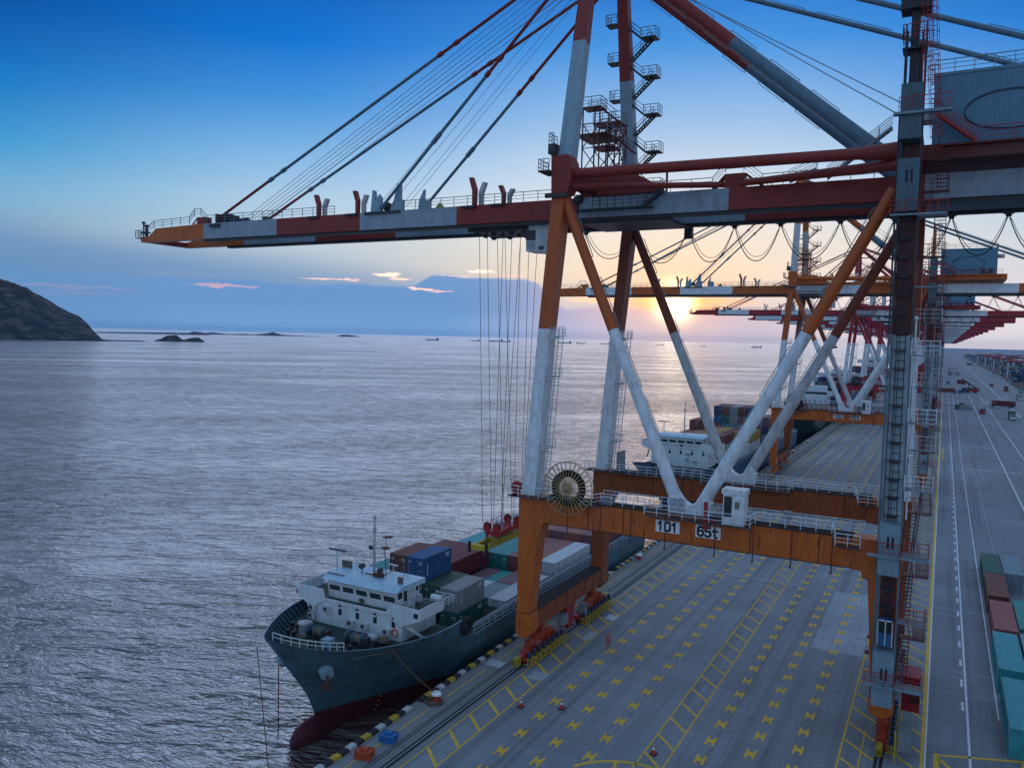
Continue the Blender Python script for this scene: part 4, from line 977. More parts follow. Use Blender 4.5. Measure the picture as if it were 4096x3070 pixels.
    # walkway on the portal beams, hut, cable reel, pipes, signs
    if detail:
        for yy in (YN, YF):
            mb = MB(); mb.mi = 0
            mb.box(-39.8, -30.1, yy - .75, yy - .13, 18.15, 18.25); mb.box(-25.0, -14.9, yy - .95, yy - .13, 18.0, 18.1); mb.box(-7.6, -5.6, yy - .95, yy - .13, 17.5, 17.6)
            mb.box(-40.3, -39.28, yy - .75, yy + 1.9, 18.15, 18.25)
            mb.mi = 1
            mb.rail([(-40.2, yy + 1.0, 18.25), (-40.2, yy - .7, 18.25), (-30.6, yy - .75, 18.25), (-29.9, yy - .05, 18.4), (-25.2, yy - .05, 18.4), (-25.0, yy - .9, 18.1), (-14.9, yy - .9, 18.1), (-14.6, yy - .05, 18.4), (-8.0, yy - .05, 18.4), (-7.6, yy - .9, 17.6), (-5.6, yy - .9, 17.6)], 1.1, 1.25, .032)
            mb.rail([(-30.4, yy + 1.95, 18.34), (-22.9, yy + 1.95, 18.34)], 1.1, 1.3, .032); mb.rail([(-19.2, yy + 1.95, 18.34), (-5.5, yy + 1.95, 18.34)], 1.1, 1.3, .032)
            P(mb, 'beam_walkway', [DARK, WHITE])
        mb = MB(); mb.box(-17.45, -15.5, 74.0, 75.6, 18.12, 21.0); mb.mi = 1; mb.box(-17.6, -15.4, 73.9, 75.7, 21.0, 21.45)
        hut = P(mb, 'control_hut', [WHITE, WHITE])
        mb = MB(); mb.box(-16.55, -15.7, 73.97, 74.0, 18.3, 20.7); mb.mi = 1; mb.box(-16.35, -15.95, 73.95, 73.97, 19.7, 20.35); P(mb, 'door', [WHITE, paint('door_glass', (.2, .17, .14), .2, .1, 0)], hut)
        mb = MB(); mb.box(-17.35, -16.65, 73.96, 74.0, 18.9, 20.8); P(mb, 'window', GLASS, hut)
        mb = MB(); mb.torus((-33.2, 73.75, 19.75), 2.72, .045, 'y', 48, 5); mb.torus((-33.2, 74.2, 19.75), 2.72, .03, 'y', 48, 4)
        for k_ in range(30):
            a = 2 * PI * k_ / 30; ca, sa = math.cos(a), math.sin(a)
            mb.beam((-33.2 + .25 * ca, 73.6, 19.75 + .25 * sa), (-33.2 + 2.72 * ca, 73.78, 19.75 + 2.72 * sa), .05, .10)
        mb.lathe([(0, -.35), (.28, -.35), (.3, 0), (.3, .3), (0, .3)], (-33.2, 73.75, 19.75), 14, 'y')
        cr_ = P(mb, 'cable_reel', c['reel'])
        mb = MB(); mb.lathe([(1.12, -.12), (1.82, -.14), (1.88, 0), (1.82, .14), (1.12, .12), (1.12, -.12)], (-33.2, 74.15, 19.75), 40, 'y')
        for k_ in range(6): mb.torus((-33.2, 73.87, 19.75), 1.2 + k_ * .12, .04, 'y', 36, 4)
        P(mb, 'coiled_cable', plain('cable_black', (.014, .014, .015), .85), cr_)
        mb = MB(); mb.lathe([(0, -.3), (.55, -.3), (.62, 0), (.55, .3), (0, .3)], (-39.7, 75.0, 19.1), 16, 'y'); mb.box(-40.0, -39.4, 74.6, 75.3, 18.3, 18.9); P(mb, 'cable_guide', REDM)
        mb = MB(); mb.prism([(-36.2, 18.35), (-35.6, 18.35), (-35.6, 20.9), (-36.2, 20.7)], 'y', 95.4, 97); mb.box(-30.0, -29.0, 74.9, 75.7, 18.35, 19.1); mb.box(-12.2, -11.5, 75, 75.6, 19.1, 19.8); mb.beam((-11.9, 75.3, 18.3), (-11.9, 75.3, 19.2), .1, .1); P(mb, 'junction_boxes', GREYST)
        mb = MB()
        for x in (-33.2, -29.6, -26.4, -22.9, -18.1, -14.6, -11.25, -7.85):
            mb.tube((x, 74.0, 15.05), (x, 74.0, 18.9 if x not in (-33.2,) else 17.2), .055, 6); mb.box(x - .1, x + .04, 73.96, 74.1, 14.95, 15.15)
        P(mb, 'hanging_pipes', paint('pipe_maroon', (.10, .03, .035), .5, .3, .2))
        mb = MB(); mb.box(-19.2, -18.9, 73.85, 74.3, 17.35, 20.0); P(mb, 'davit_post', REDM)
        if number:
            for txt, x0, x1 in ((number, -24.05, -21.65), ('65t', -20.11, -17.72)):
                mb = MB(); mb.box(x0, x1, 74.61, 74.66, 16.45, 17.62); sg = P(mb, 'number_sign', SIGNW)
                tm = MB(); cw, hh_, th = .5, .84, .19; gap = .2
                tot = len(txt) * cw + (len(txt) - 1) * gap; xx = (x0 + x1) / 2 - tot / 2
                for ch in txt:
                    for st_ in STROKES[ch]:
                        for p_, q_ in zip(st_, st_[1:]):
                            P0 = Vector((xx + p_[0] * cw, 0, 16.62 + p_[1] * hh_)); P1 = Vector((xx + q_[0] * cw, 0, 16.62 + q_[1] * hh_)); d_ = (P1 - P0).normalized(); n_ = Vector((-d_.z, 0, d_.x)) * th / 2; e_ = d_ * th * .42
                            A_ = [P0 - e_ - n_, P1 + e_ - n_, P1 + e_ + n_, P0 - e_ + n_]
                            tm.add([(v.x, 74.595, v.z) for v in A_] + [(v.x, 74.608, v.z) for v in A_], [(0, 1, 2, 3), (7, 6, 5, 4), (0, 4, 5, 1), (1, 5, 6, 2), (2, 6, 7, 3), (3, 7, 4, 0)])
                    xx += cw + gap
                P(tm, 'sign_lettering', DARKBLUE, sg)
    return root
MAROON = paint('dark_maroon', (.14, .03, .03), .5, .2, .1)
OC = dict(shade=paint('upper_paint_shaded', (.24, .05, .02), .5, .35, .4), low=ORANGE, low2=ORANGE_R, sill=ORANGE_R, up=REDUP, up2=paint('deep_orange_paint', (.50, .105, .02), .45, .25, .2), tipm=ORANGE, stay=paint('stay_white_shaded', (.11, .20, .27), .45, .3, .1), house=paint('house_blue_white_shaded', (.11, .25, .36), .5, .15, .05), reel=paint('brass_reel', (.36, .26, .12), .45, .2, .2))  # far-frame, landward leg, stay and house colours carry painted-in shade
near_crane = crane(0, 'large orange and white quay crane numbered 101, nearest to the viewer', 'quay cranes', OC, 2, '101')
OC2 = dict(OC, up=ORANGE, tip=-108.5, trolley=-33.0, reel=RUSTY)
second_crane = crane(141, 'orange and white quay crane numbered 102, second along the quay', 'quay cranes', OC2, 1, '102')
RC = dict(shade=RED, low=RED, low2=RED, sill=RED, up=RED, up2=RED, tipm=RED, stay=RED, house=OC['house'], reel=DARK, tip=-109.5, trolley=-20.0)
third = crane(300, 'crimson and white quay crane whose boom tip reaches the setting sun', 'quay cranes', RC, 1, '103')
RC2 = dict(RC, tip=-100.0, trolley=-26.0)
f0 = crane(385, 'crimson and white quay crane, fourth along the quay', 'quay cranes', RC2, 0)
ords = ['fifth', 'sixth', 'seventh', 'eighth', 'ninth', 'tenth', 'eleventh', 'twelfth', 'thirteenth', 'fourteenth', 'fifteenth', 'sixteenth', 'seventeenth', 'last']
for i, off in enumerate((472, 568, 668, 770, 880, 1010, 1160, 1340, 1560, 1760, 1980, 2250, 2550, 2900)):
    cpy = copy_tree(f0); cpy.location = (cpy.location.x, 86 + off, 0)
    cpy['label'] = 'crimson and white quay crane, %s along the quay' % ords[i]
# spreader under the near crane
sx, sz = -47.3, 9.9
sp_ = thing('container_spreader', (sx, 86, sz), 'yellow telescopic spreader with red sheaves hanging over the feeder ship', 'spreader')
def SPb(mb, n, m, par=sp_): return mb.build(n, m, par)
mb = MB()
for s in (-.75, .75): mb.box(sx + s - .2, sx + s + .2, 80.3, 91.7, sz, sz + .55)
mb.box(sx - 1.0, sx + 1.0, 83.2, 88.8, sz + .05, sz + .75)
SPb(mb, 'main_frame', YELLOWD)
for y in (79.9, 91.6):
    mb = MB(); mb.box(sx - 1.22, sx + 1.22, y, y + .5, sz, sz + .6); mb.mi = 1
    for s in (-1.15, 1.15): mb.box(sx + s - .15, sx + s + .15, y - .12, y + .1, sz - .35, sz + .9)
    SPb(mb, 'end_beam', [YELLOW, BLACKRUB])
mb = MB(); mb.box(sx - .9, sx + .9, 83.0, 89.0, sz + 1.1, sz + 1.6); mb.rail([(sx - .9, 83, sz + 1.6), (sx + .9, 83, sz + 1.6), (sx + .9, 89, sz + 1.6), (sx - .9, 89, sz + 1.6), (sx - .9, 83, sz + 1.6)], 1.0, 1.5, .03)
for x in (-.8, .8):
    for y in (83.4, 88.6): mb.box(sx + x - .1, sx + x + .1, y - .1, y + .1, sz + .7, sz + 1.1)
hb = SPb(mb, 'head_block', REDM)
for y in (83.2, 88.4):
    for x in (-1.0, .35):
        mb = MB(); mb.lathe([(0, -.14), (.48, -.14), (.52, -.1), (.46, 0), (.52, .1), (.48, .14), (0, .14)], (sx + x + .3, y, sz + 2.1), 20, 'y'); mb.mi = 1
        mb.prism([(sx + x - .1, sz + 1.6), (sx + x + .7, sz + 1.6), (sx + x + .75, sz + 2.15), (sx + x + .5, sz + 2.45), (sx + x + .1, sz + 2.45), (sx + x - .15, sz + 2.15)], 'y', y - .25, y - .17)
        mb.build('rope_sheave', [BLACKRUB, REDM], hb)
k = 0
for y in (83.2, 88.4):
    for x, xt in ((-1.35, -2.9), (-.1, -1.8), (.15, .4), (1.2, 1.6), (1.25, 2.8)):
        mb = MB(); mb.tube((sx + x, y, sz + 2.3), (sx + xt, y + (.4 if y < 85 else -.4), 47.5), .034, 5); mb.build('hoist_rope', ROPE, sp_)
# small head blocks hanging under two red cranes
mb = MB(); mb.box(-46, -43, 383, 389, 33.5, 34.6); mb.lathe([(0, -.3), (1, -.3), (1, .3), (0, .3)], (-45.2, 383, 35.6), 12, 'y'); mb.lathe([(0, -.3), (1, -.3), (1, .3), (0, .3)], (-43.8, 383, 35.6), 12, 'y')
for x in (-45.9, -43.1): mb.tube((x, 384, 35), (x, 384, 47.6), .05, 5)
o = mb.build('container_spreader', REDM, loc=(-44.5, 386, 34)); tag(o, 'small red spreader hanging high under the third quay crane', 'spreader')
# ---------------------------------------------------------------- containers
CM = paint('container_paint', (.5, .5, .5), .5, .45, .5, objcol=True, grime=(.62, .58, .55))
CMR = paint('container_roof', (.5, .5, .5), .6, .6, .5, objcol=True, scale=1.6, grime=(.78, .74, .72))
CFR = paint('container_frame', (.5, .5, .5), .5, .6, .35, objcol=True, grime=(.6, .5, .45))
MARK = plain('stencil_white', (.6, .62, .62), .6)
def corr(mb, a, b, fixed, axis, z0, z1, depth, sgn, pitch=.28):
    """corrugated sheet from a to b along 'axis' (x or y) at fixed other coordinate"""
    n = max(1, int(round((b - a) / pitch))); p = (b - a) / n; pts = []
    for i in range(n):
        o = a + i * p; pts += [(o, 0), (o + p * .28, 0), (o + p * .42, -depth), (o + p * .86, -depth)]
    pts.append((b, 0))
    vs = []
    for u, d in pts:
        f = fixed + sgn * d
        for z in (z0, z1): vs.append((u, f, z) if axis == 'x' else (f, u, z))
    mb.add(vs, [(2 * i, 2 * i + 2, 2 * i + 3, 2 * i + 1) for i in range(len(pts) - 1)])
CTN = {}
def container_mesh(L, H, doors):
    W = 2.44; hw = W / 2
    mb = MB(); mb.mi = 2
    for x in (-hw, hw - .12):
        for y in (-L / 2, L / 2 - .14): mb.box(x, x + .12, y, y + .14, 0, H)
        mb.box(x, x + .12, -L / 2 + .14, L / 2 - .14, 0, .16); mb.box(x, x + .12, -L / 2 + .14, L / 2 - .14, H - .08, H - .01)
    for y in (-L / 2, L / 2 - .12): mb.box(-hw + .12, hw - .12, y, y + .12, 0, .16); mb.box(-hw + .12, hw - .12, y, y + .12, H - .12, H - .01)
    for x in (-hw - .01, hw - .15):
        for y in (-L / 2 - .01, L / 2 - .15):
            for z in (-.005, H - .11): mb.box(x, x + .16, y, y + .16, z, z + .115)
    mb.mi = 0
    corr(mb, -L / 2 + .13, L / 2 - .13, -hw + .015, 'y', .15, H - .07, .035, -1); corr(mb, -L / 2 + .13, L / 2 - .13, hw - .015, 'y', .15, H - .07, .035, 1)
    if not doors: corr(mb, -hw + .11, hw - .11, -L / 2 + .02, 'x', .15, H - .1, .04, -1)
    corr(mb, -hw + .11, hw - .11, L / 2 - .02, 'x', .15, H - .1, .04, 1)
    mb.mi = 1
    n = int(L / .42); p = (L - .2) / n; zr = H - .03; pts = []
    for i in range(n): o = -L / 2 + .1 + i * p; pts += [(o, 0), (o + p * .3, 0), (o + p * .4, .02), (o + p * .9, .02)]
    pts.append((L / 2 - .1, 0)); vs = []
    for u, dz in pts: vs += [(-hw + .08, u, zr + dz), (hw - .08, u, zr + dz)]
    mb.add(vs, [(2 * i, 2 * i + 1, 2 * i + 3, 2 * i + 2) for i in range(len(pts) - 1)])
    mb.mi = 3
    for q in range(4): z = .75 + q * .36; mb.box(hw - .012, hw + .003, -L / 2 + .75, -L / 2 + .98, z, z + .24); mb.box(-hw - .003, -hw + .012, -L / 2 + .75, -L / 2 + .98, z, z + .24)
    for q, w_ in enumerate((.95, .7, .8)): z = H - .42 - q * .17; mb.box(hw - .012, hw + .003, L / 2 - 1.35, L / 2 - 1.35 + w_, z, z + .10); mb.box(-hw - .003, -hw + .012, -L / 2 + .4, -L / 2 + .4 + w_, z, z + .10)
    mb.mi = 0; mb.add([(-hw + .05, -L / 2 + .1, .1), (hw - .05, -L / 2 + .1, .1), (hw - .05, L / 2 - .1, .1), (-hw + .05, L / 2 - .1, .1)], [(3, 2, 1, 0)])
    return mb
def proto(L, H, doors):
    key = (L, H, doors)
    if key in CTN: return CTN[key]
    mb = container_mesh(L, H, doors); o = mb.build('freight_container', [CM, CMR, CFR, MARK]); COL.objects.unlink(o)
    ds = []
    if doors:
        for s in (-1, 1):
            d = MB(); x0, x1 = (-1.09, -.01) if s < 0 else (.01, 1.09)
            d.box(x0, x1, -L / 2 + .01, -L / 2 + .05, .17, H - .13)
            for zz in (.55, 1.15, 1.75): d.box(x0 + .05, x1 - .05, -L / 2 - .005, -L / 2 + .01, zz, zz + .06)
            e = d.build('door', [CM]); COL.objects.unlink(e)
            b = MB(); 
            for q in (.28, .76):
                x = x0 + (x1 - x0) * q; b.tube((x, -L / 2 - .035, .1), (x, -L / 2 - .035, H - .1), .02, 5)
                b.box(x - .02, x + .3, -L / 2 - .05, -L / 2 - .02, .98, 1.03)
            b.mi = 1
            if s > 0: b.box(x0 + .5, x1 - .08, -L / 2 - .008, -L / 2 + .008, H - .62, H - .5); b.box(x0 + .55, x1 - .1, -L / 2 - .008, -L / 2 + .008, H - .85, H - .78); b.box(x0 + .55, x1 - .2, -L / 2 - .008, -L / 2 + .008, 1.3, 1.36)
            else: b.box(x0 + .15, x0 + .45, -L / 2 - .008, -L / 2 + .008, H - .7, H - .52)
            f = b.build('lock_rods', [GREYST, MARK]); COL.objects.unlink(f)
            ds.append((e, f))
    CTN[key] = (o, ds); return CTN[key]
PAL = {'brown': (.18, .055, .04), 'dark red': (.15, .022, .028), 'teal': (.03, .26, .25), 'green': (.02, .13, .10), 'blue': (.015, .10, .26), 'white': (.58, .62, .66), 'grey': (.27, .29, .30),
       'pink-red': (.34, .10, .09), 'turquoise': (.05, .36, .40), 'blue-grey': (.20, .30, .36), 'yellow': (.42, .28, .05), 'rust red': (.28, .07, .03), 'dark blue': (.02, .05, .13), 'salmon': (.42, .15, .11), 'dark green': (.035, .09, .06), 'navy': (.02, .04, .10), 'mauve': (.22, .10, .12), 'dusty brown': (.28, .105, .095)}
def cont(x, y, z, L, color, label, group, doors=False, H=2.59, parts=True, rz=0., kids_=True):
    o0, ds = proto(L, H, doors)
    o = o0.copy(); COL.objects.link(o); o.location = (x, y, z); o.rotation_euler = (0, 0, rz)
    v = random.uniform(.88, 1.12); o.color = tuple(min(1, c_ * v) for c_ in PAL[color]) + (1,)
    tag(o, label, 'container', group)
    if kids_:
        for e, f in ds:
            d = e.copy(); COL.objects.link(d); d.parent = o; d.color = o.color
            g = f.copy(); COL.objects.link(g); g.parent = d; g.color = o.color
    return o
# ---- stack on the landward road
G = 'containers parked in two rows on the road'
RS = [(7.72, 140.0, 'green', 'far end of the left row'), (10.3, 140.6, 'blue-grey', 'far end of the right row'), (7.75, 127.4, 'brown', 'second from the far end'), (7.8, 113.1, 'pink-red', 'middle of the left row'),
      (10.4, 114.6, 'teal', 'middle of the right row'), (7.55, 99.9, 'turquoise', 'fourth in the left row'), (10.25, 100.6, 'blue-grey', 'right row beside the gap'), (7.65, 85.4, 'turquoise', 'nearest of all, lower right corner'), (10.2, 86, 'turquoise', 'hidden edge, right row nearest')]
NAMES = ['green container at the far end of the left row on the road', 'pale blue-grey container at the far end of the right row on the road', 'brown container second from the far end of the left row', 'pink-red container in the middle of the left row on the road', 'teal container beside the pink-red one on the road', 'turquoise container just behind the nearest one on the road', 'blue-grey container at the picture edge beside the gap between rows', 'turquoise container nearest to the viewer, at the lower right corner', 'turquoise container at the right picture edge, nearest in its row']
for (x, y, c_, _), nm in zip(RS, NAMES): cont(x, y, .02, 12.19, 'teal' if c_ == 'teal' else c_, nm, G, doors=False)
# ---------------------------------------------------------------- ships
def hull(cx_, y0, Lh, hb, zaft, rise, cols, draft=4.0, bow=13.0, bul=1.1, name='hull', parent=None, flare=22., boot=None, step=0., ex=.9):
    """bow towards -Y; loft of stations; returns rim function"""
    boot = WATER + 2.3 if boot is None else boot
    rim = (lambda y: zaft + rise * max(0, min(1, 1 - (y - y0) / 20)) ** 6 + step * max(0, min(1, (y0 + 20.6 - y) / 1.4))) if step else (lambda y: zaft + max(0, (y0 + 33 - y)) ** 2 * (rise / 33 ** 2))
    zk = WATER - draft; zl = [zk, WATER - 2, WATER + .2, boot, -.8, .8, 2.0, 3.0, 3.8, 4.6, None]
    def stem(z):   # where the stem is at height z
        pts = [(-20, y0 + 9), (WATER - 1, y0 + 6.8), (WATER + 1, y0 + 6.4), (-2.2, y0 + 6.2), (0, y0 + 4.9), (3, y0 + 2.6), (7, y0)]
        for (a, b), (c_, d_) in zip(pts, pts[1:]):
            if a <= z <= c_: return b + (d_ - b) * (z - a) / (c_ - a)
        return y0 - (z - 7) * .5
    def half(y, z, zr):
        s = (z - WATER) / (zr - WATER); s = max(0, min(1, s))
        ent = bow + (1 - s) * flare
        u = (y - stem(z)) / ent
        if u <= 0: return 0.0
        h = hb * math.sin(PI / 2 * min(1, u)) ** (ex + .5 * (1 - s))
        e = (y0 + Lh - y) / 6.0
        if e < 1: h *= (1 - (1 - max(0, e)) ** 2 * .25 * (1.4 - s))
        if z < WATER: h *= .93
        return h
    ys = [y0 + (Lh) * (i / 70) ** 1.7 for i in range(71)]
    mb = MB(); mb.smooth = True
    mats = cols
    for sd in (-1, 1):
        grid = []
        for y in ys:
            zr = rim(y); row = []
            for z in zl:
                zz = zr if z is None else min(z, zr - .05)
                yy = max(y, stem(zz)); row.append((cx_ + sd * half(yy, zz, zr), yy, zz))
            grid.append(row)
        vs = [p for r in grid for p in r]; n = len(zl)
        for j in range(len(ys) - 1):
            for i in range(n - 1):
                mb.mi = 1 if i < 3 else 0
                q = [j * n + i, j * n + i + 1, (j + 1) * n + i + 1, (j + 1) * n + i]
                pp = [vs[k_] for k_ in q]
                if (Vector(pp[0]) - Vector(pp[3])).length < 1e-4 and (Vector(pp[1]) - Vector(pp[2])).length < 1e-4: continue
                mb.add(pp, [(0, 1, 2, 3)] if sd < 0 else [(3, 2, 1, 0)])
    # transom
    g = [(cx_ + sd * half(ys[-1], (rim(ys[-1]) if z is None else z), rim(ys[-1])), ys[-1], rim(ys[-1]) if z is None else z) for sd, zz in ((-1, zl), (1, zl[::-1])) for z in zz]
    mb.mi = 0; mb.smooth = False; mb.add(g, [tuple(range(len(g)))])
    # bulwark inside, cap rail and deck
    mb.smooth = False
    prev = None
    for y in ys:
        zr = rim(y); yy = max(y, stem(zr)); h = half(yy, zr, zr); b_ = bul if y < y0 + 30 else .35
        h2 = max(0, min(h, half(yy, zr - b_, zr)) - .16); cur = (h, yy, zr, max(0, h - .16), zr - b_, h2, max(yy, stem(zr - b_) + .05))
        if prev:
            for sd in (-1, 1):
                A = [(cx_ + sd * prev[0], prev[1], prev[2] + .02), (cx_ + sd * cur[0], cur[1], cur[2] + .02), (cx_ + sd * cur[3], cur[1], cur[2] + .02), (cx_ + sd * prev[3], prev[1], prev[2] + .02)]
                mb.mi = 2; mb.add(A, [(0, 1, 2, 3)] if sd < 0 else [(3, 2, 1, 0)])
                B = [(cx_ + sd * prev[3], prev[1], prev[2] + .02), (cx_ + sd * cur[3], cur[1], cur[2] + .02), (cx_ + sd * cur[5], cur[6], cur[4]), (cx_ + sd * prev[5], prev[6], prev[4])]
                mb.mi = 3; mb.add(B, [(3, 2, 1, 0)] if sd > 0 else [(0, 1, 2, 3)])
            mb.mi = 4; D_ = [(cx_ - prev[5], prev[6], prev[4]), (cx_ + prev[5], prev[6], prev[4]), (cx_ + cur[5], cur[6], cur[4]), (cx_ - cur[5], cur[6], cur[4])]
            mb.add(D_, [(0, 1, 2, 3)])
        prev = cur
    # bulb
    if draft < 6:
        mb.mi = 1; mb.smooth = True
        pr_ = [(0, -.4), (.62, -.1), (1.05, .6), (1.3, 1.8), (1.35, 3.4), (1.2, 6.0), (1.0, 10)]
        vs = []
        for r, q in pr_:
            for i in range(16):
                a = 2 * PI * i / 16; vs.append((cx_ + r * .85 * math.cos(a), y0 + 3.5 + q, WATER + .1 + r * 1.25 * math.sin(a) + .15))
        mb.add(vs, [(j * 16 + i, j * 16 + (i + 1) % 16, (j + 1) * 16 + (i + 1) % 16, (j + 1) * 16 + i) for j in range(len(pr_) - 1) for i in range(16)])
    o = mb.build(name, mats, parent)
    return rim, half, stem
HB = paint('hull_blue_grey', (.07, .155, .20), .5, .55, .6, scale=.6); HRED = paint('antifouling_red', (.10, .012, .018), .6, .5, .4, scale=.6); HRAIL = paint('rail_pale', (.24, .36, .45), .5, .3, .3)
HIN = paint('bulwark_inside', (.015, .04, .06), .8, .3, .2, spec=.1); DECKG = paint('deck_green', (.035, .06, .045), .7, .5, .5, scale=.8)
SWH = paint('ship_white', (.66, .72, .76), .45, .25, .25, rustcol=(.3, .2, .15)); COAM = paint('coaming_grey', (.16, .17, .19), .6, .5, .4)
def winch(mb, x, y, z, s=1.):
    mb.mi = 0
    for d in (-.9, 0, .9): mb.lathe([(0, -.06), (.62 * s, -.06), (.62 * s, .06), (0, .06)], (x + d * s, y, z + .75 * s), 16, 'x')
    mb.mi = 1; mb.lathe([(.34 * s, -.8 * s), (.34 * s, .8 * s)], (x, y, z + .75 * s), 14, 'x'); mb.mi = 2; mb.lathe([(.44 * s, .08 * s), (.44 * s, .8 * s)], (x, y, z + .75 * s), 14, 'x')
    mb.mi = 1; mb.box(x - 1.2 * s, x + 1.2 * s, y - .4, y + .4, z, z + .25); mb.box(x + 1.05 * s, x + 1.7 * s, y - .4, y + .4, z + .2, z + 1.1 * s)
def bitts(mb, x, y, z):
    for d in (-.4, .4): mb.lathe([(.2, 0), (.2, .75), (.27, .78), (.27, .86), (0, .88)], (x + d, y, z), 10)
    mb.box(x - .75, x + .75, y - .28, y + .28, z, z + .08)
def feeder(y0, label, hullcols, zaft, rise, Lh, scale, sup, parts=2, cx_=-54.1, hb=9.75, wl=None, front=12.5, hd=3.6, step=0.):
    root = thing('container_ship', (cx_, y0 + Lh / 2, WATER), label, 'ship', 'container ships berthed along the quay')
    rim, half, stem = hull(cx_, y0, Lh, hb, zaft, rise, hullcols, parent=root, step=step, bow=14.9 if step else 13., ex=.62 if step else .9)
    P = lambda mb, n, m, par=root: mb.build(n, m, par)
    yw = y0 + front; S = scale; zd = rim(yw) - 1.1 if hd is None else hd
    # superstructure: house, wings, wheelhouse, roof
    mb = MB()
    hw = 6.05 * S; D_ = 6.2 * S; zt = zd + 2.6 * S; W2 = 8.15 * S
    mb.box(cx_ - hw, cx_ + hw, yw, yw + D_, zd - 1.2, zt)
    mb.mi = 1; mb.box(cx_ - W2 + .15, cx_ + W2 - .15, yw + .12, yw + D_ - .2, zt - .05, zt + .04); mb.mi = 0
    for sd in (-1, 1):
        a, b = (cx_ + sd * 4.05 * S, cx_ + sd * W2)
        mb.prism([(a, zt - .0), (cx_ + sd * 5.9 * S, zt - 1.05 * S), (cx_ + sd * W2, zt + .0), (b, zt + 1.15 * S), (cx_ + sd * 4.4 * S, zt + 1.2 * S)] if sd > 0 else [(a, zt), (cx_ + sd * 4.4 * S, zt + 1.2 * S), (b, zt + 1.15 * S), (b, zt), (cx_ + sd * 5.9 * S, zt - 1.05 * S)], 'y', yw - .12, yw - .004)
        mb.box(min(b, b + sd * .1), max(b, b + sd * .1), yw - .12, yw + 4.4 * S, zt, zt + 1.15 * S)
        mb.box(min(cx_ + sd * hw, b), max(cx_ + sd * hw, b), yw - .0, yw + 4.4 * S, zt - .14, zt - .05)
        mb.beam((cx_ + sd * (hw + .9 * S), yw + .4, zt - .1), (cx_ + sd * (hw + .1), yw + .4, zd - .2), .22, .22) if False else mb.beam((cx_ + sd * 6.6 * S, yw + .1, zt - .9 * S), (cx_ + sd * 7.6 * S, yw + 2.2, zd - .1), .3, .3)
    mb.box(cx_ - 4.05 * S, cx_ + 4.05 * S, yw - .1, yw - .004, zt - .1, zt + .25 * S)
    P(mb, 'deck_house', [SWH, DECKG])
    mb = MB(); wx = 4.6 * S; y2 = yw + 1.1 * S; zr = zt + 2.1 * S
    mb.prism([(y2, zt + .04), (y2 + 4.0 * S, zt + .04), (y2 + 4.0 * S, zr), (y2 - .35 * S, zr), (y2 - .1 * S, zt + 1.1 * S)], 'x', cx_ - wx, cx_ + wx)
    whs = P(mb, 'wheelhouse', SWH)
    mb = MB()     # roof with sloping brow
    R0 = [(cx_ - wx - .45 * S, y2 - .72 * S, zr + .02), (cx_ + wx + .45 * S, y2 - .72 * S, zr + .02), (cx_ + wx + .55 * S, y2 + 4.4 * S, zr - .05), (cx_ - wx - .55 * S, y2 + 4.4 * S, zr - .05)]
    R1 = [(cx_ - wx - .5 * S, y2 + .2 * S, zr + .5 * S), (cx_ + wx + .5 * S, y2 + .2 * S, zr + .5 * S), (cx_ + wx + .5 * S, y2 + 4.4 * S, zr + .5 * S), (cx_ - wx - .5 * S, y2 + 4.4 * S, zr + .5 * S)]
    mb.hexa([(p[0], p[1], p[2]) for p in R0] + R1)
    P(mb, 'roof', paint('brow_blue_white', (.42, .62, .76), .45, .3, .25, rustcol=(.3, .2, .15)), whs)
    zR = zr + .5 * S
    n_ = 5; ww = 2 * wx / n_
    for i in range(n_):
        x0 = cx_ - wx + ww * i + ww * .12; x1 = cx_ - wx + ww * (i + 1) - ww * .1
        mb = MB(); za, zb = zt + .78 * S, zr - .05 * S; f = lambda z: y2 - .1 * S - .25 * S * (z - zt - 1.1 * S) / (1.25 * S) - .02
        mb.add([(x0, f(za), za), (x1, f(za), za), (x1, f(zb), zb), (x0, f(zb), zb), (x0, f(za) + .03, za), (x1, f(za) + .03, za), (x1, f(zb) + .03, zb), (x0, f(zb) + .03, zb)], [(0, 1, 2, 3), (0, 4, 5, 1), (1, 5, 6, 2), (3, 2, 6, 7), (0, 3, 7, 4)]); P(mb, 'bridge_window', GLASS, whs)
    xs_ = cx_ + wx
    for a, b, z0, z1 in ((.15, .9, 1.2, 2.0), (1.2, 1.75, .1, 2.0), (3.4, 3.8, 1.3, 1.9)):
        mb = MB(); mb.box(xs_, xs_ + .03, y2 + a * S, y2 + b * S, zt + z0 * S, zt + z1 * S); P(mb, 'side_window' if a != 1.2 else 'side_door', GLASS, whs)
    mb = MB(); mb.box(xs_ + .02, xs_ + .6, y2 + .2 * S, y2 + .9 * S, zt + .1, zt + .8 * S); mb.box(xs_, xs_ + .5, y2 + 3.4 * S, y2 + 3.9 * S, zt + .1, zt + .9 * S); P(mb, 'air_conditioner', WHITE_D, whs)
    mb = MB(); mb.box(cx_ - .25, cx_ + .35, y2 - .18 * S, y2 - .12 * S, zt + .2 * S, zt + .62 * S); P(mb, 'name_board', paint('brown_board', (.10, .07, .04), .6, .2, 0), whs)
    # windows and AC units on the front wall
    for i in range(5):
        x = cx_ + (-5.2 + 2.35 * i + (.8 if i else .7)) * S
        if i == 0: continue
        mb = MB(); mb.box(x - .2 * S, x + .2 * S, yw - .05, yw - .003, zt - 1.25 * S, zt - .6 * S); P(mb, 'porthole_window', GLASS)
        mb = MB(); mb.box(x - .09, x + .09, yw - .2, yw - .003, zt - .33 * S, zt - .15 * S); P(mb, 'wall_lamp', DARK)
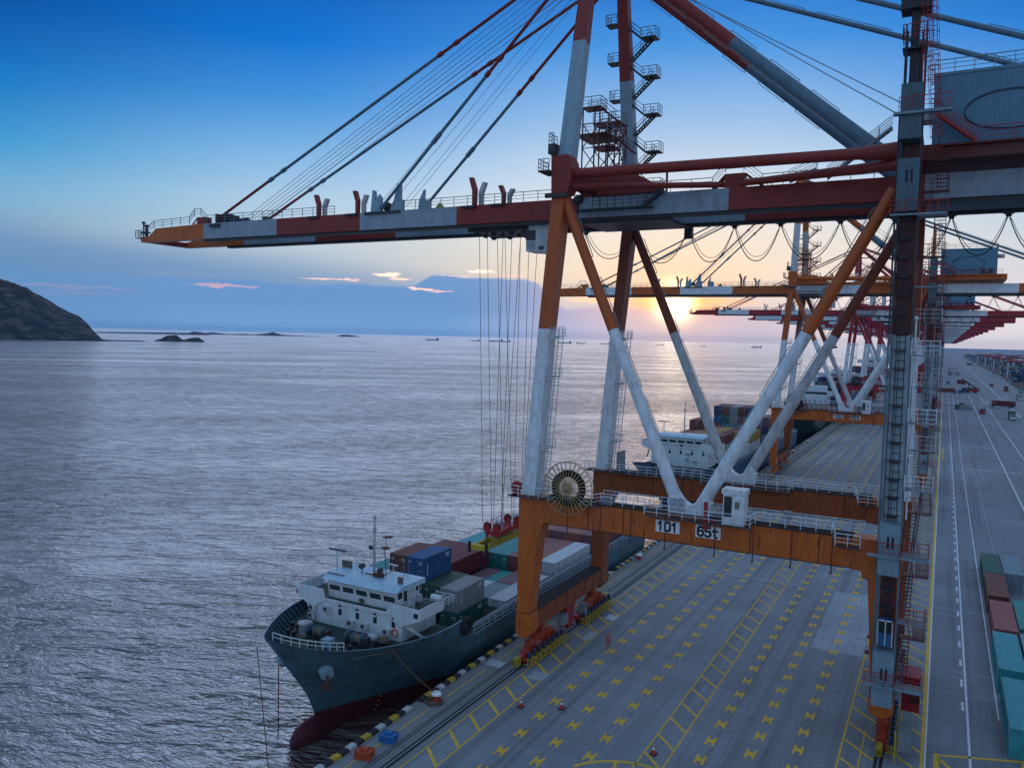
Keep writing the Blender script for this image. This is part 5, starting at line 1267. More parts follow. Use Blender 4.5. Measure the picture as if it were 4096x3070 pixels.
    for x, z in ((-5.7, -1.0), (-3.7, -.85), (-.4, -1.75), (1.4, -1.75), (-5.8, -1.9), (4.3, -1.75)) if parts == 2 else ((-3.6, -.7), (-3.6, -1.9), (2.0, -1.1), (1.8, -2.2), (3.4, -2.6)):
        mb = MB(); X_ = cx_ + x * S; Z_ = zt + z * S; mb.box(X_ - .42, X_ + .42, yw - .42, yw - .003, Z_ - .3, Z_ + .3); mb.mi = 1; mb.lathe([(.22, -.0), (.22, .012), (0, .012)], (X_ - .12, yw - .435, Z_), 12, 'y'); P(mb, 'air_conditioner', [WHITE_D, DARK])
    if parts == 2:
        mb = MB(); mb.torus((cx_ + 5.25 * S, yw - .06, zt - 1.75 * S), .36, .08, 'y', 18, 6); P(mb, 'life_ring', paint('life_ring_orange', (.6, .12, .05), .5, .1, 0))
        mb = MB(); mb.lathe([(0, -.6), (.3, -.6), (.32, -.5), (.32, .5), (.3, .6), (0, .6)], (cx_ + W2 - .3, yw + 3.6, zt + 1.4), 12, 'x'); P(mb, 'life_raft', SWH)
        mb = MB(); mb.box(cx_ + W2 - .55, cx_ + W2 - .03, yw - .15, yw - .1, zt + .25, zt + .75); mb.mi = 1; mb.box(cx_ - W2 + .0, cx_ - W2 + .2, yw - .15, yw - .1, zt + .15, zt + .6); P(mb, 'side_light', [BLACKRUB, REDM])
        mb = MB(); mb.rail([(cx_ + 5.0, yw + .2, zt), (cx_ + 6.2, yw + .2, zt), (cx_ + 6.2, yw + 2.0, zt), (cx_ + 5.0, yw + 2.0, zt), (cx_ + 5.0, yw + .2, zt)], .9, 1.0, .028); mb.rail([(cx_ - 6.6, yw + .2, zt), (cx_ - 4.6, yw + .2, zt)], .9, 1.0, .028)
        mb.rail([(cx_ + hw, yw + D_, zt), (cx_ + W2, yw + D_ + .2, zt), (cx_ + W2, yw + 4.6, zt)], 1.0, 1.0, .028)
        P(mb, 'wing_railing', SWH)
        mb = MB(); mb.box(cx_ - 4.9, cx_ - 2.6, y2 - .0, y2 + .3, zR, zR + .02); mb.box(cx_ - 5.0, cx_ - 3.6, y2 + 2.6, y2 + 2.7, zR, zR + .8); mb.box(cx_ + 3.9, cx_ + 4.5, y2 + 1.0, y2 + 1.2, zR, zR + .7); P(mb, 'roof_board', paint('plank_brown', (.14, .12, .10), .7, .3, 0))
    # masts
    mb = MB(); mb.tube((cx_, y2 + 2.0 * S, zR), (cx_, y2 + 2.0 * S, zR + 6.6 * S), .17 * S, 10, .07 * S); mb.box(cx_ - .14 * S, cx_ + .14 * S, y2 + 1.85 * S, y2 + 2.15 * S, zR + 4.7 * S, zR + 5.3 * S); mb.beam((cx_ - .9 * S, y2 + 2 * S, zR + 3.1 * S), (cx_ + 1.2 * S, y2 + 2 * S, zR + 3.1 * S), .07, .07)
    mb.lathe([(0, 0), (.16 * S, .02), (.16 * S, .3 * S), (0, .34 * S)], (cx_, y2 + 2 * S, zR + 6.2 * S), 8)
    P(mb, 'main_mast', paint('mast_grey', (.40, .44, .46), .5, .4, .4, rustcol=(.2, .12, .06)))
    mb = MB(); mb.tube((cx_ - 4.0 * S, y2 + .6 * S, zR), (cx_ - 4.0 * S, y2 + .6 * S, zR + 2.4 * S), .10 * S, 8); mb.mi = 1; mb.box(cx_ - 5.1 * S, cx_ - 2.9 * S, y2 + .5 * S, y2 + .72 * S, zR + 2.45 * S, zR + 2.62 * S); P(mb, 'radar_mast', [SWH, BLUEM])
    if parts == 2:
        mb = MB(); mb.tube((cx_ + 1.2, y2 + 2.6, zR), (cx_ + .9, y2 + 2.6, zR + 3.2), .05, 6); mb.tube((cx_ + .5, y2 + 2.0, zR + 3.0), (cx_ + 1.5, y2 + 2.4, zR + 3.1), .05, 6); mb.lathe([(0, 0), (.55, .05), (.55, .1), (.1, .2), (0, .2)], (cx_ + 1.2, y2 + 2.4, zR + 3.0), 12); mb.tube((cx_ + 1.3, y2 + 2.4, zR + 3.2), (cx_ + 1.3, y2 + 2.4, zR + 4.3), .035, 6); mb.lathe([(0, 0), (.6, .04), (0, .14)], (cx_ + 1.5, y2 + 2.4, zR + 4.3), 12)
        P(mb, 'radar_platform', RUSTY)
        mb = MB(); mb.tube((cx_ + 2.9, y2 + 1.6, zR), (cx_ + 2.9, y2 + 1.6, zR + 1.6), .05, 6); mb.beam((cx_ + 2.4, y2 + 1.5, zR + 1.75), (cx_ + 3.4, y2 + 1.7, zR + 1.65), .14, .12); P(mb, 'radar_scanner', SWH)
        mb = MB()
        for dx, dy in ((-1.6, 1.9), (1.1, 1.6)): mb.tube((cx_ + dx, y2 + dy, zR), (cx_ + dx, y2 + dy, zR + .6), .07, 6); mb.lathe([(0, -.25), (.28, -.25), (.3, .25), (0, .25)], (cx_ + dx, y2 + dy, zR + .8), 12, 'y')
        mb.lathe([(0, -.2), (.22, -.2), (.24, .2), (0, .2)], (cx_ - .45, y2 + 2.0, zR + 3.0), 12, 'x')
        P(mb, 'searchlight', [DARK])
        mb = MB()
        for dx, dy, h in ((-2.6, 2.2, 2.6), (3.6, 2.6, 1.8), (4.3, 2.3, 1.9), (2.2, .9, 1.2), (-3.2, 3.2, 1.2), (-1.0, 1.4, 1.9), (4.4, 1.3, 1.1)): mb.tube((cx_ + dx, y2 + dy, zR), (cx_ + dx, y2 + dy, zR + h), .022, 5)
        mb.mi = 1; mb.beam((cx_ - .8, y2 + 1.5, zR + .25), (cx_ + 1.8, y2 + 1.3, zR + .2), .12, .12); mb.box(cx_ + .2, cx_ + 1.2, y2 + 1.6, y2 + 2.3, zR, zR + .35); mb.tube((cx_ + 1.4, y2 + 2.0, zR + .2), (cx_ + 2.9, y2 + 2.8, zR + 1.2), .04, 6)
        P(mb, 'roof_aerials', [GREYST, RUSTY])
    # bow gear
    zb = rim(y0 + 7) - 1.05
    if parts == 2:
        for i, (x, y) in enumerate(((-1.9, 8.6), (2.6, 9.2))): mb = MB(); winch(mb, cx_ + x, y0 + y, rim(y0 + y) - 1.1); P(mb, 'mooring_winch', [paint('winch_blue', (.08, .16, .22), .5, .4, .3), DARK, paint('rope_tan', (.2, .14, .09), .9, .3, 0)])
        for x, y in ((-3.9, 7.0), (-5.2, 9.0), (3.4, 7.0), (5.4, 9.6), (0.2, 5.6)): mb = MB(); bitts(mb, cx_ + x, y0 + y, rim(y0 + y) - 1.1); P(mb, 'mooring_bitts', DARK)
        mb = MB(); mb.box(cx_ + .6, cx_ + 1.6, y0 + 6.4, y0 + 7.4, rim(y0 + 5) - 1.1, rim(y0 + 5) - .25); P(mb, 'deck_hatch', HRAIL)
        mb = MB(); mb.lathe([(.5, 0), (.5, 1.2), (.62, 1.3), (.55, 1.5), (0, 1.55)], (cx_ - 3.4, y0 + 8.3, rim(y0 + 8) - 1.1), 14); P(mb, 'ventilator', WHITE_D)
        for x, y in ((4.9, 11.0), (3.2, 11.3), (-5.0, 10.6)): mb = MB(); z_ = rim(y0 + y) - 1.1; mb.lathe([(0, 0), (.5, .02), (.62, .3), (.5, .62), (0, .7)], (cx_ + x, y0 + y, z_), 12); P(mb, 'coiled_rope', MOOR if x > 4 else WHITE_D)
        mb = MB(); rnd = random.Random(5)
        for a, b in (((-1, 9.0), (-4.0, 7.2)), ((2.2, 9.0), (3.6, 7.2)), ((3.0, 9.4), (5.4, 9.8)), ((-2.4, 8.6), (-5.4, 8.6)), ((2.2, 8.8), (-1.5, 9.0))):
            z0 = rim(y0 + a[1]) - .5; z1 = rim(y0 + b[1]) - .6; mb.path([(cx_ + lerp(a[0], b[0], s), y0 + lerp(a[1], b[1], s), lerp(z0, z1, s) - .35 * math.sin(PI * s)) for s in [i / 8 for i in range(9)]], .045, 5)
        P(mb, 'deck_rope', MOOR)
        mb = MB()   # bulwark frames on the port bow
        for k_ in range(15):
            y = y0 + 1.6 + k_ * .85; zr = rim(y); h = half(y, zr, zr) - .17; h2 = half(y, zr - 1.1, zr) - .17
            mb.prism([(cx_ - h, zr - .05), (cx_ - h2, zr - 1.1), (cx_ - h2 + .55, zr - 1.1), (cx_ - h + .12, zr - .05)], 'y', y, y + .09)
        P(mb, 'bulwark_frames', paint('frame_teal', (.05, .11, .14), .6, .3, .2))
        mb = MB(); pts = []
        for k_ in range(10):
            y = y0 + .2 + k_ * .5; zr = rim(y); yy = max(y, stem(zr) + .05); pts.append((cx_ + half(yy, zr, zr) - .08, yy, zr + .02))
        mb.rail(pts, .75, 1.0, .035, 1); P(mb, 'bow_railing', SWH)
        mb = MB()
        for k_ in range(9):
            z = -4.6 + k_ * .55; yy = y0 + 13.0; hx = half(yy, z, rim(yy)); mb.box(cx_ + hx - .02, cx_ + hx + .05, yy - .16, yy + .16, z, z + .2)
        P(mb, 'draught_marks', paint('draught_marks', (.5, .3, .16), .7, .3, .3))
        # anchor pods and anchors
        for sd in (1, -1):
            z_ = 2.7; yy = y0 + 5.0; h = half(yy, z_, rim(yy))
            mb = MB(); c_ = Vector((cx_ + sd * (h + .0), yy, z_)); d_ = Vector((sd * .75, -.55, -.45)).normalized(); mb.tube(c_ - d_ * .6, c_ + d_ * .75, .85, 16, .62)
            pod = P(mb, 'anchor_pod', HRAIL)
            mb = MB(); e = c_ + d_ * .8; mb.beam(e, e + Vector((0, 0, -1.2)), .16, .16); mb.beam(e + Vector((-.7, 0, -1.0)), e + Vector((0, 0, -1.35)), .18, .18); mb.beam(e + Vector((.7, 0, -1.0)), e + Vector((0, 0, -1.35)), .18, .18)
            if sd < 0:
                mb = MB()
                for k_ in range(26): z0 = e.z - .2 - k_ * .3; mb.beam((e.x, e.y, z0), (e.x + .0, e.y, z0 - .3), .10 if k_ % 2 else .05, .05 if k_ % 2 else .10)
            P(mb, 'anchor' if sd > 0 else 'anchor_chain', RUSTY, pod)
        mb = MB(); mb.torus((cx_ + hb + .15, y0 + 19.0, rim(y0 + 19) - .7), .75, .28, 'x', 20, 8); P(mb, 'tyre_fender', BLACKRUB)
    # hold coamings and side rail
    ya = yw + D_ + 3
    ye = y0 + Lh - 9
    mb = MB(); mb.box(cx_ + hb - .9, cx_ + hb - .6, ya, ye, zaft - .4, zaft + .55); mb.box(cx_ - hb + .6, cx_ - hb + .9, ya, ye, zaft - .4, zaft + .9); P(mb, 'hatch_coaming', COAM)
    mb = MB(); xr = cx_ + hb - .12
    mb.rail([(xr, ya - .5, zaft), (xr, ye, zaft)], 1.15, 2.3, .06, 2); mb.box(xr - .12, xr + .05, ya + 3, ye, zaft + 1.12, zaft + 1.2)
    P(mb, 'side_railing', HRAIL)
    mb = MB()
    y = ya + 2
    while y < ye: mb.box(cx_ + hb - .62, cx_ + hb - .5, y, y + .12, zaft - .4, zaft + .5); y += 1.5
    P(mb, 'coaming_stays', [SWH if parts == 2 else COAM])
    return root, rim, zR
SHIP1, rim1, _ = feeder(52.8, 'small blue-grey feeder ship with white wheelhouse forward, nearest at the quay', [HB, HRED, HRAIL, HIN, DECKG], 2.4, 2.0, 82, 1.0, None, 2, cx_=-53.5, hb=9.6, hd=3.62, step=2.33, front=12.4)
# ---- cargo on the near ship
G1 = 'containers stowed on the near feeder ship'
c0 = lambda i: -46.65 - 2.5 * i
ORD = ['quayside', 'second', 'third', 'fourth', 'fifth', 'sixth', 'seaward']
def s1(i, y, top, L, color, doors, label, H=2.59): cont(c0(i), y + L / 2, top - H, L, color, label, G1, doors, H)
s1(1, 76.6, 5.75, 6.06, 'grey', True, 'weathered grey twenty-foot container on a green one, nearest the quay')
s1(1, 76.6, 3.12, 6.06, 'green', True, 'green container directly under the weathered grey one')
s1(2, 76.9, 5.75, 6.06, 'dark green', True, 'dark green container between the grey one and the blue one')
s1(3, 76.9, 5.75, 6.06, 'dark green', True, 'dark green container under the tall blue one')
s1(3, 76.9, 8.68, 6.06, 'blue', True, 'bright blue container on top, behind the near wheelhouse', 2.9)
s1(4, 76.9, 8.68, 6.06, 'brown', True, 'red-brown container on top, left of the bright blue one', 2.9)
s1(4, 76.9, 5.75, 6.06, 'teal', True, 'teal container under the red-brown one behind the wheelhouse')
s1(5, 76.9, 5.75, 6.06, 'turquoise', False, 'pale turquoise container at the seaward side behind the wheelhouse')
s1(6, 76.9, 5.75, 6.06, 'teal', False, 'teal container outermost to seaward behind the wheelhouse')
for i, (c_, lb) in enumerate((('white', 'long white container top beside the quayside rail, below the grey one'), ('blue-grey', 'slate container top just inboard of the long white one'), ('white', 'short white container top behind the grey container'))):
    s1(i, 83.6, 3.05, 12.19 if i == 0 else 6.06, c_, False, lb)
s1(1, 90.0, 3.05, 6.06, 'mauve', False, 'mauve-brown container top beside the near crane leg')
s1(2, 90.0, 2.6, 6.06, 'teal', False, 'teal container top in the low row before the teal doors'); s1(3, 90.0, 2.6, 6.06, 'mauve', False, 'mauve container top in the low row left of the teal one')
s1(3, 83.6, 2.6, 6.06, 'mauve', False, 'mauve container down beside the dark red wall of boxes')
s1(4, 84.5, 5.4, 12.19, 'dark red', False, 'long dark red container whose side faces the quay under the spreader'); s1(5, 84.5, 5.4, 12.19, 'dark red', False, 'long dark red container to seaward under the spreader'); s1(6, 84.5, 5.4, 12.19, 'brown', False, 'long brown container outermost to seaward amidships')
B3 = [('white', True, 'pale blue-white container at the rail between the near crane legs'), ('dusty brown', False, 'brown long container next to the pale one between the crane legs'), ('dusty brown', False, 'brown long container second from the pale one between the crane legs'), ('teal', True, 'teal container with doors just right of its twin under the spreader'), ('teal', True, 'teal container with doors, left of its twin under the spreader'), ('turquoise', False, 'turquoise long container seaward of the teal doors'), ('turquoise', False, 'turquoise long container outermost seaward beyond the spreader')]
for i, (c_, d_, lb) in enumerate(B3): s1(i, 97.6, 4.35, 12.19, c_ if i != 0 else 'white', d_, lb)
s1(2, 97.7, 4.36, 6.0, 'white', False, 'x') if False else None
B4 = [('mauve', 'mauve container by the rail in the row beyond the far leg of the near crane'), ('salmon', 'salmon container second from the rail in the far row'), ('mauve', 'mauve container in the middle of the far row'), ('salmon', 'salmon container seen under the near portal beam'), ('salmon', 'salmon container left under the near portal beam'), ('teal', 'teal container to seaward in the far row'), ('white', 'white container outermost to seaward in the far row')]
for i, (c_, lb) in enumerate(B4): s1(i, 111.4, 5.2, 12.19, c_, False, lb)
for i, (c_, lb) in enumerate((('rust red', 'rust red container aft by the rail of the near ship'), ('salmon', 'salmon container aft of the near ship, second from the rail'), ('mauve', 'mauve container aft amidships on the near ship'), ('salmon', 'pink container aft on the near ship seen over the far beam'), ('blue', 'blue container aft on the near ship seen over the far beam'), ('blue', 'blue container aft outermost on the near ship'))): s1(i, 124.4, 5.3, 6.06, c_, False, lb)
# ---- second ship
H2 = paint('hull_green', (.02, .11, .09), .5, .4, .3, scale=.6); H2B = paint('hull_cobalt', (.02, .08, .18), .5, .3, .2)
SHIP2, rim2, _ = feeder(166.5, 'white-bridged feeder ship with a green deck behind the near crane braces', [H2B, HRED, HRAIL, H2, paint('deck_bright_green', (.02, .14, .09), .7, .4, .2)], 4.6, 4.0, 132, 1.14, None, 1, front=17.5, hd=6.9)
G2 = 'containers stowed on the second ship'
def s2(i, y, z, L, color, doors, lb): cont(c0(i) - .2, y + L / 2, z, L, color, lb, G2, doors)
rows = [(197, 5.0, 12.19, [('teal', 1), ('yellow', 1), ('brown', 2), ('yellow', 2), ('yellow', 2), ('brown', 2), ('rust red', 2)]),
        (210, 5.0, 12.19, [('white', 1), ('grey', 1), ('brown', 2), ('salmon', 2), ('yellow', 2), ('salmon', 2), ('rust red', 2)]),
        (223.5, 5.0, 12.19, [('yellow', 2), ('yellow', 2), ('brown', 2), ('yellow', 2), ('salmon', 2), ('brown', 2), ('brown', 3)])]
side = ['by the rail', 'second from the rail', 'third from the rail', 'amidships', 'fifth from the rail', 'sixth from the rail', 'outermost to seaward']
bay = ['just behind the second ship wheelhouse', 'middle low bay of second ship', 'bay before the tall stack']
mixc = ['teal', 'blue-grey', 'brown', 'yellow', 'green', 'rust red', 'blue']
for r, (y, z, L, cols_) in enumerate(rows):
    for i, (c_, n_) in enumerate(cols_):
        for k_ in range(n_):
            cc = c_ if k_ == n_ - 1 else ('white' if (c_ == 'yellow' and i == 0) else mixc[(i + k_ + r) % 7])
            s2(i, y, z + 2.6 * k_, L, cc, i % 2 == 0, '%s container %s, %s%s' % (cc, side[i], bay[r], (', bottom' if k_ == 0 else ', upper') if n_ > 1 else ''))
tall = ['dark blue brown dark-green mauve', 'rust red,turquoise,blue-grey,mauve']
TC = [['blue-grey', 'dark blue', 'brown', 'grey', 'brown', 'brown', 'navy'], ['navy', 'mauve', 'dark red', 'blue-grey', 'blue-grey', 'teal', 'rust red'], ['mauve', 'grey', 'navy', 'mauve', 'grey', 'green', 'blue'], ['grey', 'blue-grey', 'navy', 'dark red', 'grey', 'brown', 'navy']]
tier = ['bottom tier', 'second tier', 'third tier', 'top tier']
for i in range(7):
    for k_ in range(4):
        if i < 2 and k_ == 3: continue
        cc = TC[k_][i]
        if i > 2 and k_ == 3: cc = ['brown', 'grey', 'brown', 'navy'][i - 3]
        s2(i, 250.5, 4.6 + 2.6 * k_, 12.19, cc, True, '%s container %s in the second ship tall stack, %s' % (cc, side[i], tier[k_]))
# ---- third ship (dark green grey), fourth and fifth further off
H3 = paint('hull_grey_green', (.035, .075, .08), .5, .4, .2, scale=.6); H4 = paint('hull_bright_blue', (.01, .10, .22), .5, .3, .2, scale=.6)
def farship(y0, Lh, hb, zaft, rise, cols, label, blocks, house, cx_=None):
    cx_ = -44.4 - hb if cx_ is None else cx_
    root = thing('container_ship', (cx_, y0 + Lh / 2, WATER), label, 'ship', 'container ships berthed along the quay')
    hull(cx_, y0, Lh, hb, zaft, rise, cols, parent=root, draft=4, bow=hb * 1.5, flare=30)
    yh, zh, hh, ww, dd = house
    mb = MB(); mb.box(cx_ - ww, cx_ + ww, yh, yh + dd, zaft - .5, zh + hh * .75); mb.box(cx_ - hb + .2, cx_ + hb - .2, yh + 1, yh + dd * .5, zh + hh * .75, zh + hh); mb.box(cx_ - ww * .8, cx_ + ww * .8, yh + dd * .6, yh + dd, zh + hh * .75, zh + hh * 1.25); mb.beam((cx_, yh + 3, zh + hh), (cx_, yh + 3, zh + hh + 5), .5, .5)
    hs = mb.build('deck_house', SWH, root)
    for r in range(int(hh * .75 / 2.8)):
        for q in range(6): mb = MB(); x = cx_ - ww * .85 + q * ww * .34; mb.box(x - .35, x + .35, yh - .05, yh, zh + 1 + r * 2.8 - 0, zh + 1.9 + r * 2.8); mb.build('window', GLASS, hs)
    mb = MB(); mb.box(cx_ - ww * .9, cx_ + ww * .9, yh + .94, yh + 1, zh + hh * .83, zh + hh * .95); mb.build('bridge_window', GLASS, hs)
    mb = MB(); mb.rail([(cx_ + hb - .2, y0 + 20, zaft), (cx_ + hb - .2, y0 + Lh - 3, zaft)], 1.1, 3, .08, 1); mb.build('side_railing', HRAIL, root)
    rnd = random.Random(int(y0)); names = list(PAL)
    for (ya, yb, n_) in blocks:
        y = ya; b_ = 0
        while y + 12.2 < yb:
            for i in range(int(hb * 2 / 2.55) - 1):
                k_ = n_ if isinstance(n_, int) else n_[0]
                for q in range(max(1, k_ - rnd.choice((0, 0, 1)))):
                    cc = rnd.choice(('brown', 'blue', 'rust red', 'teal', 'grey', 'mauve', 'dark blue', 'white'))
                    if q < k_ - 2 and i > 1: continue
                    cont(cx_ + hb - 1.9 - 2.52 * i, y + 6.1, zaft + .6 + 2.6 * q, 12.19, cc, '%s container on deck of the %s' % (cc, 'dark green ship ahead of the second one' if y0 < 400 else 'blue ship far along the quay'), 'boxes on the ' + ('third' if y0 < 400 else 'fourth') + ' ship, ' + cc, False, kids_=False)
            y += 13; b_ += 1
    return root
farship(322, 96, 8.6, 3.3, 2.5, [H3, H3, HRAIL, H3, DECKG], 'dark grey-green ship with low deck, third along the quay', [(352, 380, 1)], (392, 4.5, 9, 6.6, 9))
farship(436, 150, 14, 7.5, 4.0, [H4, HRED, HRAIL, H4, DECKG], 'bright blue ship with white bridge, far along the quay', [(500, 560, 3)], (545, 8, 9, 7, 9))
farship(700, 200, 16, 8, 4.0, [H3, HRED, HRAIL, H3, DECKG], 'big dark ship with white bridge, farthest along the quay', [(760, 800, 3)], (860, 9, 12, 9, 10))
# ---------------------------------------------------------------- people, cones, boxes, bollards, lines
def person(loc, rz, label):
    root = None
    J = {'pelvis': (0, 0, .95, .15), 'belly': (0, 0, 1.12, .145), 'chest': (0, .01, 1.34, .165), 'neck': (0, .01, 1.50, .065), 'head': (0, -.01, 1.62, .095), 'crown': (0, -.01, 1.72, .085)}
    V = []; Ed = []; Rr = []
    def v(x, y, z, r): V.append((x, y, z)); Rr.append(r); return len(V) - 1
    ids = {k_: v(*J[k_]) for k_ in J}
    for a, b in (('pelvis', 'belly'), ('belly', 'chest'), ('chest', 'neck'), ('neck', 'head'), ('head', 'crown')): Ed.append((ids[a], ids[b]))
    for s, st in ((-1, .16), (1, -.12)):
        h = v(.10 * s, 0, .88, .105); k_ = v(.11 * s, -st * .5 - .03, .50, .075); an = v(.11 * s, -st, .09, .05); to = v(.13 * s, -st - .17, .04, .042)
        Ed += [(ids['pelvis'], h), (h, k_), (k_, an), (an, to)]
        sh = v(.20 * s, .01, 1.42, .07); el = v(.27 * s, .03 + st * .3, 1.14, .052); wr = v(.27 * s, -.05 + st * .9, .90, .036); pa = v(.265 * s, -.07 + st, .83, .034)
        Ed += [(ids['chest'], sh), (sh, el), (el, wr), (wr, pa)]
        for i, (fx, l) in enumerate(((-.028, .075), (-.01, .09), (.01, .085), (.028, .065))):
            f1 = v(.265 * s + .0, -.07 + st + fx, .83 - l * .7, .010); f2 = v(.255 * s, -.075 + st + fx, .83 - l * 1.25, .008); Ed += [(pa, f1), (f1, f2)]
        th = v(.245 * s, -.12 + st, .82, .011); t2 = v(.235 * s, -.135 + st, .785, .009); Ed += [(wr, th), (th, t2)]
    me = bpy.data.meshes.new('person'); me.from_pydata(V, Ed, []); o = bpy.data.objects.new('person', me); COL.objects.link(o)
    sk = o.modifiers.new('skin', 'SKIN')
    for i, sv_ in enumerate(me.skin_vertices[0].data): sv_.radius = (Rr[i], Rr[i] * .85); sv_.use_root = (i == 0)
    sd = o.modifiers.new('s', 'SUBSURF'); sd.levels = 1; sd.render_levels = 1
    dg = bpy.context.evaluated_depsgraph_get(); dg.update(); m2 = bpy.data.meshes.new_from_object(o.evaluated_get(dg)); o.modifiers.clear(); o.data = m2
    cov = plain('coverall_red', (.42, .05, .03), .8); skin = plain('skin', (.36, .2, .14), .6); boot = plain('boots', (.02, .02, .02), .6)
    m2.materials.clear()
    for m_ in (cov, skin, boot): m2.materials.append(m_)
    for p in m2.polygons:
        z = p.center.z; p.use_smooth = True
        p.material_index = 2 if z < .11 else (1 if (z > 1.53 or (abs(p.center.x) > .2 and z < .90)) else 0)
    o.location = loc; o.rotation_euler = (0, 0, rz); o['_o'] = (0., 0., 0.)
    tag(o, label, 'person')
    mb = MB(); mb.lathe([(.135, -.01), (.125, .0), (.115, .06), (.08, .11), (0, .13)], (0, -.01, 1.67), 16); mb.build('helmet', plain('helmet_orange', (.5, .10, .02), .4), o)
    mb = MB(); mb.box(-.02, .02, -.125, -.105, 1.59, 1.63); mb.box(-.035, .035, -.112, -.10, 1.555, 1.565); mb.box(-.045, -.02, -.112, -.10, 1.64, 1.65); mb.box(.02, .045, -.112, -.10, 1.64, 1.65); mb.build('face', skin, o)
    mb = MB(); mb.lathe([(.175, 0), (.172, .05)], (0, .01, 1.22), 16); mb.lathe([(.12, 0), (.16, -.03)], (0, .01, 1.46), 14); mb.build('reflective_band', plain('reflective', (.6, .6, .55), .4), o)
    return o
person((-32.0, 83.5, .012), R_(10), 'worker in red coverall and orange helmet walking on the apron beside the near crane')
CONE = plain('cone_red', (.42, .02, .02), .5); CB = plain('cone_base', (.03, .02, .02), .7); CWH = plain('cone_white', (.6, .6, .6), .5)
def cone(x, y, label, s=1.0, z=0.0):
    mb = MB(); mb.lathe([(.20 * s, .05 * s), (.035 * s, .86 * s), (0, .87 * s)], (0, 0, 0), 16); mb.mi = 1; mb.box(-.26 * s, .26 * s, -.26 * s, .26 * s, 0, .06 * s)
    o = mb.build('traffic_cone', [CONE, CB]); o.location = (x, y, .012 + z)
    b = MB(); b.lathe([(.132 * s, .40 * s), (.092 * s, .60 * s)], (0, 0, 0), 16); b.lathe([(.07 * s, .72 * s), (.05 * s, .82 * s)], (0, 0, 0), 16); b.build('white_band', CWH, o)
    tag(o, label, 'traffic cone', 'traffic cones on the apron')
cone(-33.8, 65.7, 'red cone just outside the seaward hatching, leftmost of the near cones', 1.15)
cone(-30.3, 67.4, 'red cone with black base amid the I-shaped marks, right of the leftmost', 1.1)
cone(-20.1, 63.9, 'red cone beside the ladder marking at the bottom of the picture', 1.1)
cone(-6.2, 98.2, 'red cone on the hatching line behind the landward leg of the near crane', 1.0)
cone(-6.3, 103.6, 'taller red and white cone behind the landward crane leg', 1.2)
cone(-19.2, 211, 'small dark cone on the ladder marking under the far crane', 1.2)
for (x, y, col_, lb) in ((-40.65, 54.2, (.02, .15, .40), 'blue slotted crate on the quay edge near the kerb'), (-40.7, 51.0, (.45, .07, .02), 'orange slotted crate on the quay edge, nearest to the viewer')):
    m_ = plain('crate_%d' % int(y), col_, .6); mb = MB(); mb.box(-.65, .65, -.5, .5, 0, .06)
    for s in (-1, 1):
        for z in (.06, .27, .48): mb.box(-.65, .65, s * .5 - .03, s * .5 + .03, z + .02, z + .16); mb.box(s * .65 - .03, s * .65 + .03, -.5, .5, z + .02, z + .16)
        for q in (-.62, -.2, .2, .62): mb.box(q - .05, q + .05, s * .5 - .05, s * .5 + .05, 0, .68)
        for q in (-.46, .46): mb.box(s * .65 - .05, s * .65 + .05, q - .05, q + .05, 0, .68)
    mb.box(-.6, .6, -.45, .45, .52, .58); mb.box(-.3, .3, -.2, .2, .58, .8)
    o = mb.build('slotted_crate', m_); o.location = (x, y, .01); o.rotation_euler = (0, 0, R_(12)); tag(o, lb, 'crate', 'plastic crates on the quay edge')
BR = paint('bollard_red', (.40, .03, .03), .5, .3, .2)
def bollard(x, y, lb, rope=True):
    mb = MB(); mb.lathe([(.42, 0), (.30, .12), (.27, .5), (.42, .62), (.46, .72), (.40, .82)], (0, 0, 0), 18); mb.mi = 1; mb.lathe([(.47, .60), (.52, .72), (.44, .86), (0, .88)], (.0, 0, 0), 18)
    o = mb.build('mooring_bollard', [BR, SIGNW]); o.location = (x, y, .01); tag(o, lb, 'bollard', 'mooring bollards along the quay edge')
    return o
bollard(-41.35, 62.6, 'red and white mooring bollard near the kerb, wrapped in ropes, nearest one')
bollard(-41.5, 120.9, 'red and white mooring bollard seen under the far portal beam')
for i, y in enumerate((91.5, 150, 179, 208, 239, 268, 299)):
    bollard(-41.4, y, ['red mooring bollard hidden behind the near crane sill beam', 'mooring bollard just beyond the far beam of the near crane', 'mooring bollard abreast of the second ship bow', 'mooring bollard before the crane numbered 102', 'mooring bollard between the legs of crane 102', 'mooring bollard beyond crane 102', 'mooring bollard abreast of the third ship'][i])
mb = MB(); rnd = random.Random(2)
for k_ in range(16):
    a = rnd.uniform(0, 6.28); r = rnd.uniform(.5, .95); z = .04 + .03 * (k_ % 4)
    pts = [(-41.3 + r * math.cos(a + q * .7) * 1.0, 62.2 + r * .9 * math.sin(a + q * .7), z + .1 * rnd.random()) for q in range(5)]
    mb.path(pts, .045, 5)
tag(mb.build('rope_pile', MOOR), 'tangled brown mooring rope heaped round the nearest bollard', 'rope')
def line(pts, lb, r=.045, m_=MOOR, sag=0.):
    p, q = Vector(pts[0]), Vector(pts[1]); n = 16
    mb = MB(); mb.path([tuple(p.lerp(q, i / n) - Vector((0, 0, sag * 4 * (i / n) * (1 - i / n)))) for i in range(n + 1)], r, 5)
    tag(mb.build('mooring_line', m_), lb, 'mooring line', 'mooring lines of the near ship')
line([(-45.3, 60.6, 4.9), (-41.35, 62.6, .7)], 'brown line from the near ship bow down to the nearest bollard', sag=.25)
line([(-47.0, 56.5, 5.0), (-41.4, 91.5, .7)], 'long brown line from the near ship bow aft towards the crane', sag=.5)
